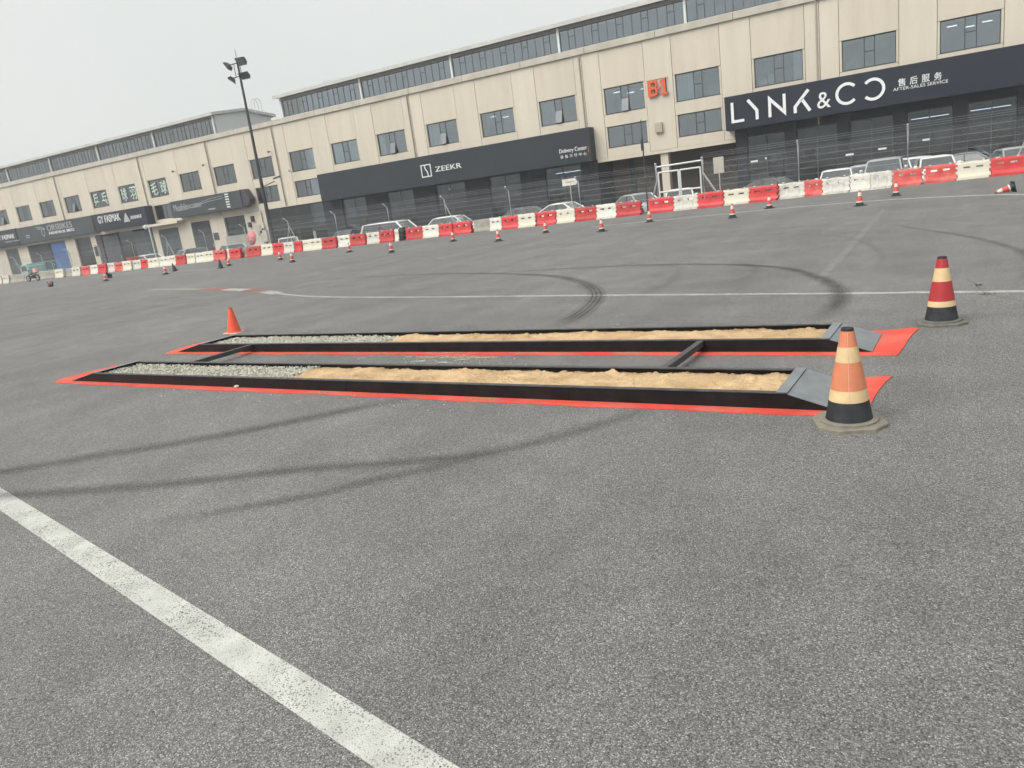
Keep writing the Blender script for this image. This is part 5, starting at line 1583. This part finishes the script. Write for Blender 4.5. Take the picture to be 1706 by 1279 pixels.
# stones that bed the loose gravel
for v0, ub, lb in ((V0[0], -6.3, "nearer"), (V0[1], -6.45, "farther")):
    mb = MB(); nn = 80
    for i in range(nn + 1):
        for j in range(9):
            u = U0 + .012 + (ub + .2 - U0) * i / nn; v = v0 + .014 + (TW - .028) * j / 8
            mb.v.append((*uv(u, v), .070 + .015 * mnoise.noise(Vector((u * 4, v * 6, 3)))))
    for i in range(nn):
        for j in range(8):
            a = i * 9 + j; mb.f.append((a, a + 9, a + 10, a + 1))
    tag(obj("gravel_bed", mb, 'stone_b'), "fine stone dust bedding the gravel in the %s tray" % lb, "gravel", None, "stuff")
# spilled sand, chips and a stray stone
r = random.Random(21)
mb = MB()
for i in range(260):
    if i < 150: u, v = r.gauss(-4.7, .9), r.uniform(1.0, 1.72)
    elif i < 210: u, v = r.gauss(-5.5, 2.5), r.uniform(2.75, 3.5)
    else: u, v = r.uniform(-8, -3), r.uniform(-.5, -.12)
    s = r.uniform(.003, .009)
    cx_, cy_ = uv(u, v); o_ = len(mb.v)
    for p in IV: mb.v.append((cx_ + p.x * s * r.uniform(.8, 1.5), cy_ + p.y * s, .004 + (p.z * .6 + .5) * s))
    mb.f += [(a + o_, b + o_, c + o_) for a, b, c in IF]
tag(obj("spilled_chips", mb, 'stone'), "loose pale stone chips scattered around the trays", "gravel", None, "stuff")
for i, (u, v, l, w, a) in enumerate(((-4.95, 1.40, .22, .07, .15), (-4.5, 1.35, .16, .06, -.1), (-4.3, 1.5, .2, .05, .3), (-5.3, 1.62, .12, .05, .0), (-6.1, 1.55, .14, .04, .3), (-2.9, 3.3, .3, .06, .1), (-6.2, 3.6, .35, .05, .35), (-2.0, 3.25, .22, .05, -.1), (-4.6, 1.72, .5, .05, .0))):
    c = O + E * u + Nn * v; d = Vector((math.cos(a), math.sin(a)))
    ribbon("paint_spot", [tuple(c - d * l / 2), tuple(c + Vector((0, .01))), tuple(c + d * l / 2)], w, 'paint_faint' if i > 4 else 'paint_worn', .0065, n=5)
for (u, v, l, w_) in ((-4.75, 1.83, 1.0, .09), (-6.1, 1.82, .6, .06), (-3.6, 1.84, .5, .05), (-2.2, 1.85, .4, .04), (-4.5, 1.62, 1.4, .2), (-2.9, -.06, .5, .05), (-5.3, -.07, .4, .05)):
    a_, b_ = O + E * (u - l / 2) + Nn * v, O + E * (u + l / 2) + Nn * v
    tag(ribbon("spilled_sand", [tuple(a_), tuple((a_ + b_) / 2 + Nn * .01), tuple(b_)], w_, 'sand_film', .0105 if (1.77 < v < 2 or v < 0) else .0055, n=5), kind="stuff")
pb = MB(); 
for p in IV:
    k = 1 + .2 * mnoise.noise(p * 2)
    pb.v.append((p.x * .05 * k, p.y * .035 * k, p.z * .02 * k + .018))
pb.f += IF
tag(obj("stray_stone", pb, 'stone', loc=(-7.86, 6.30, .008)), "single pale stone lying on the nearer red mat", "stone")
# weeds in the crack near the red cone
def weed(x, y, n, hgt, label, seed):
    r = random.Random(seed); mb = MB()
    for i in range(n):
        a = r.uniform(0, 6.28); l = r.uniform(.4, 1) * hgt; b_ = r.uniform(.2, .9)
        p0 = Vector((r.gauss(0, .03), r.gauss(0, .03), 0)); d = Vector((math.cos(a) * b_, math.sin(a) * b_, 1)).normalized()
        sd = Vector((-math.sin(a), math.cos(a), 0)) * .008
        p1 = p0 + d * l * .6; p2 = p1 + (d + Vector((math.cos(a), math.sin(a), -.4)) * .6).normalized() * l * .4
        o_ = len(mb.v)
        mb.v += [tuple(p0 - sd * .4), tuple(p0 + sd * .4), tuple(p1 + sd), tuple(p1 - sd), tuple(p2)]
        mb.f += [(o_, o_ + 1, o_ + 2, o_ + 3), (o_ + 3, o_ + 2, o_ + 4)]
    th = thing("weed", label, "weed", (x, y, 0), 0, "weeds in the asphalt crack")
    obj("leaves", mb, 'leaf', th)
weed(.46, 11.45, 20, .04, "tiny weed tuft beyond the white line, upper of two near the red cone", 1)
weed(.52, 10.75, 16, .03, "tiny weed tuft in front of the white line near the red cone", 2)
ribbon("asphalt_crack", [(.30, 12.2), (.42, 11.6), (.46, 11.1), (.55, 10.75), (.72, 10.4), (1.0, 10.0), (1.15, 9.5)], .02, 'skid', .006)

# ================================================================== HAZE
hz, hnt, hN, hL, hout = nodes_of("thin_smog")
pv = hN.new("ShaderNodeVolumePrincipled")
pv.inputs["Color"].default_value = (0.97, 0.985, 1.0, 1)
pv.inputs["Density"].default_value = 0.0013
pv.inputs["Anisotropy"].default_value = 0.3
hL.new(pv.outputs[0], hout.inputs["Volume"])
tag(obj("haze", MB().box(-720, 720, -520, 720, -1.5, 17.5), hz), "thin pale smog over the lot", "haze", None, "stuff")
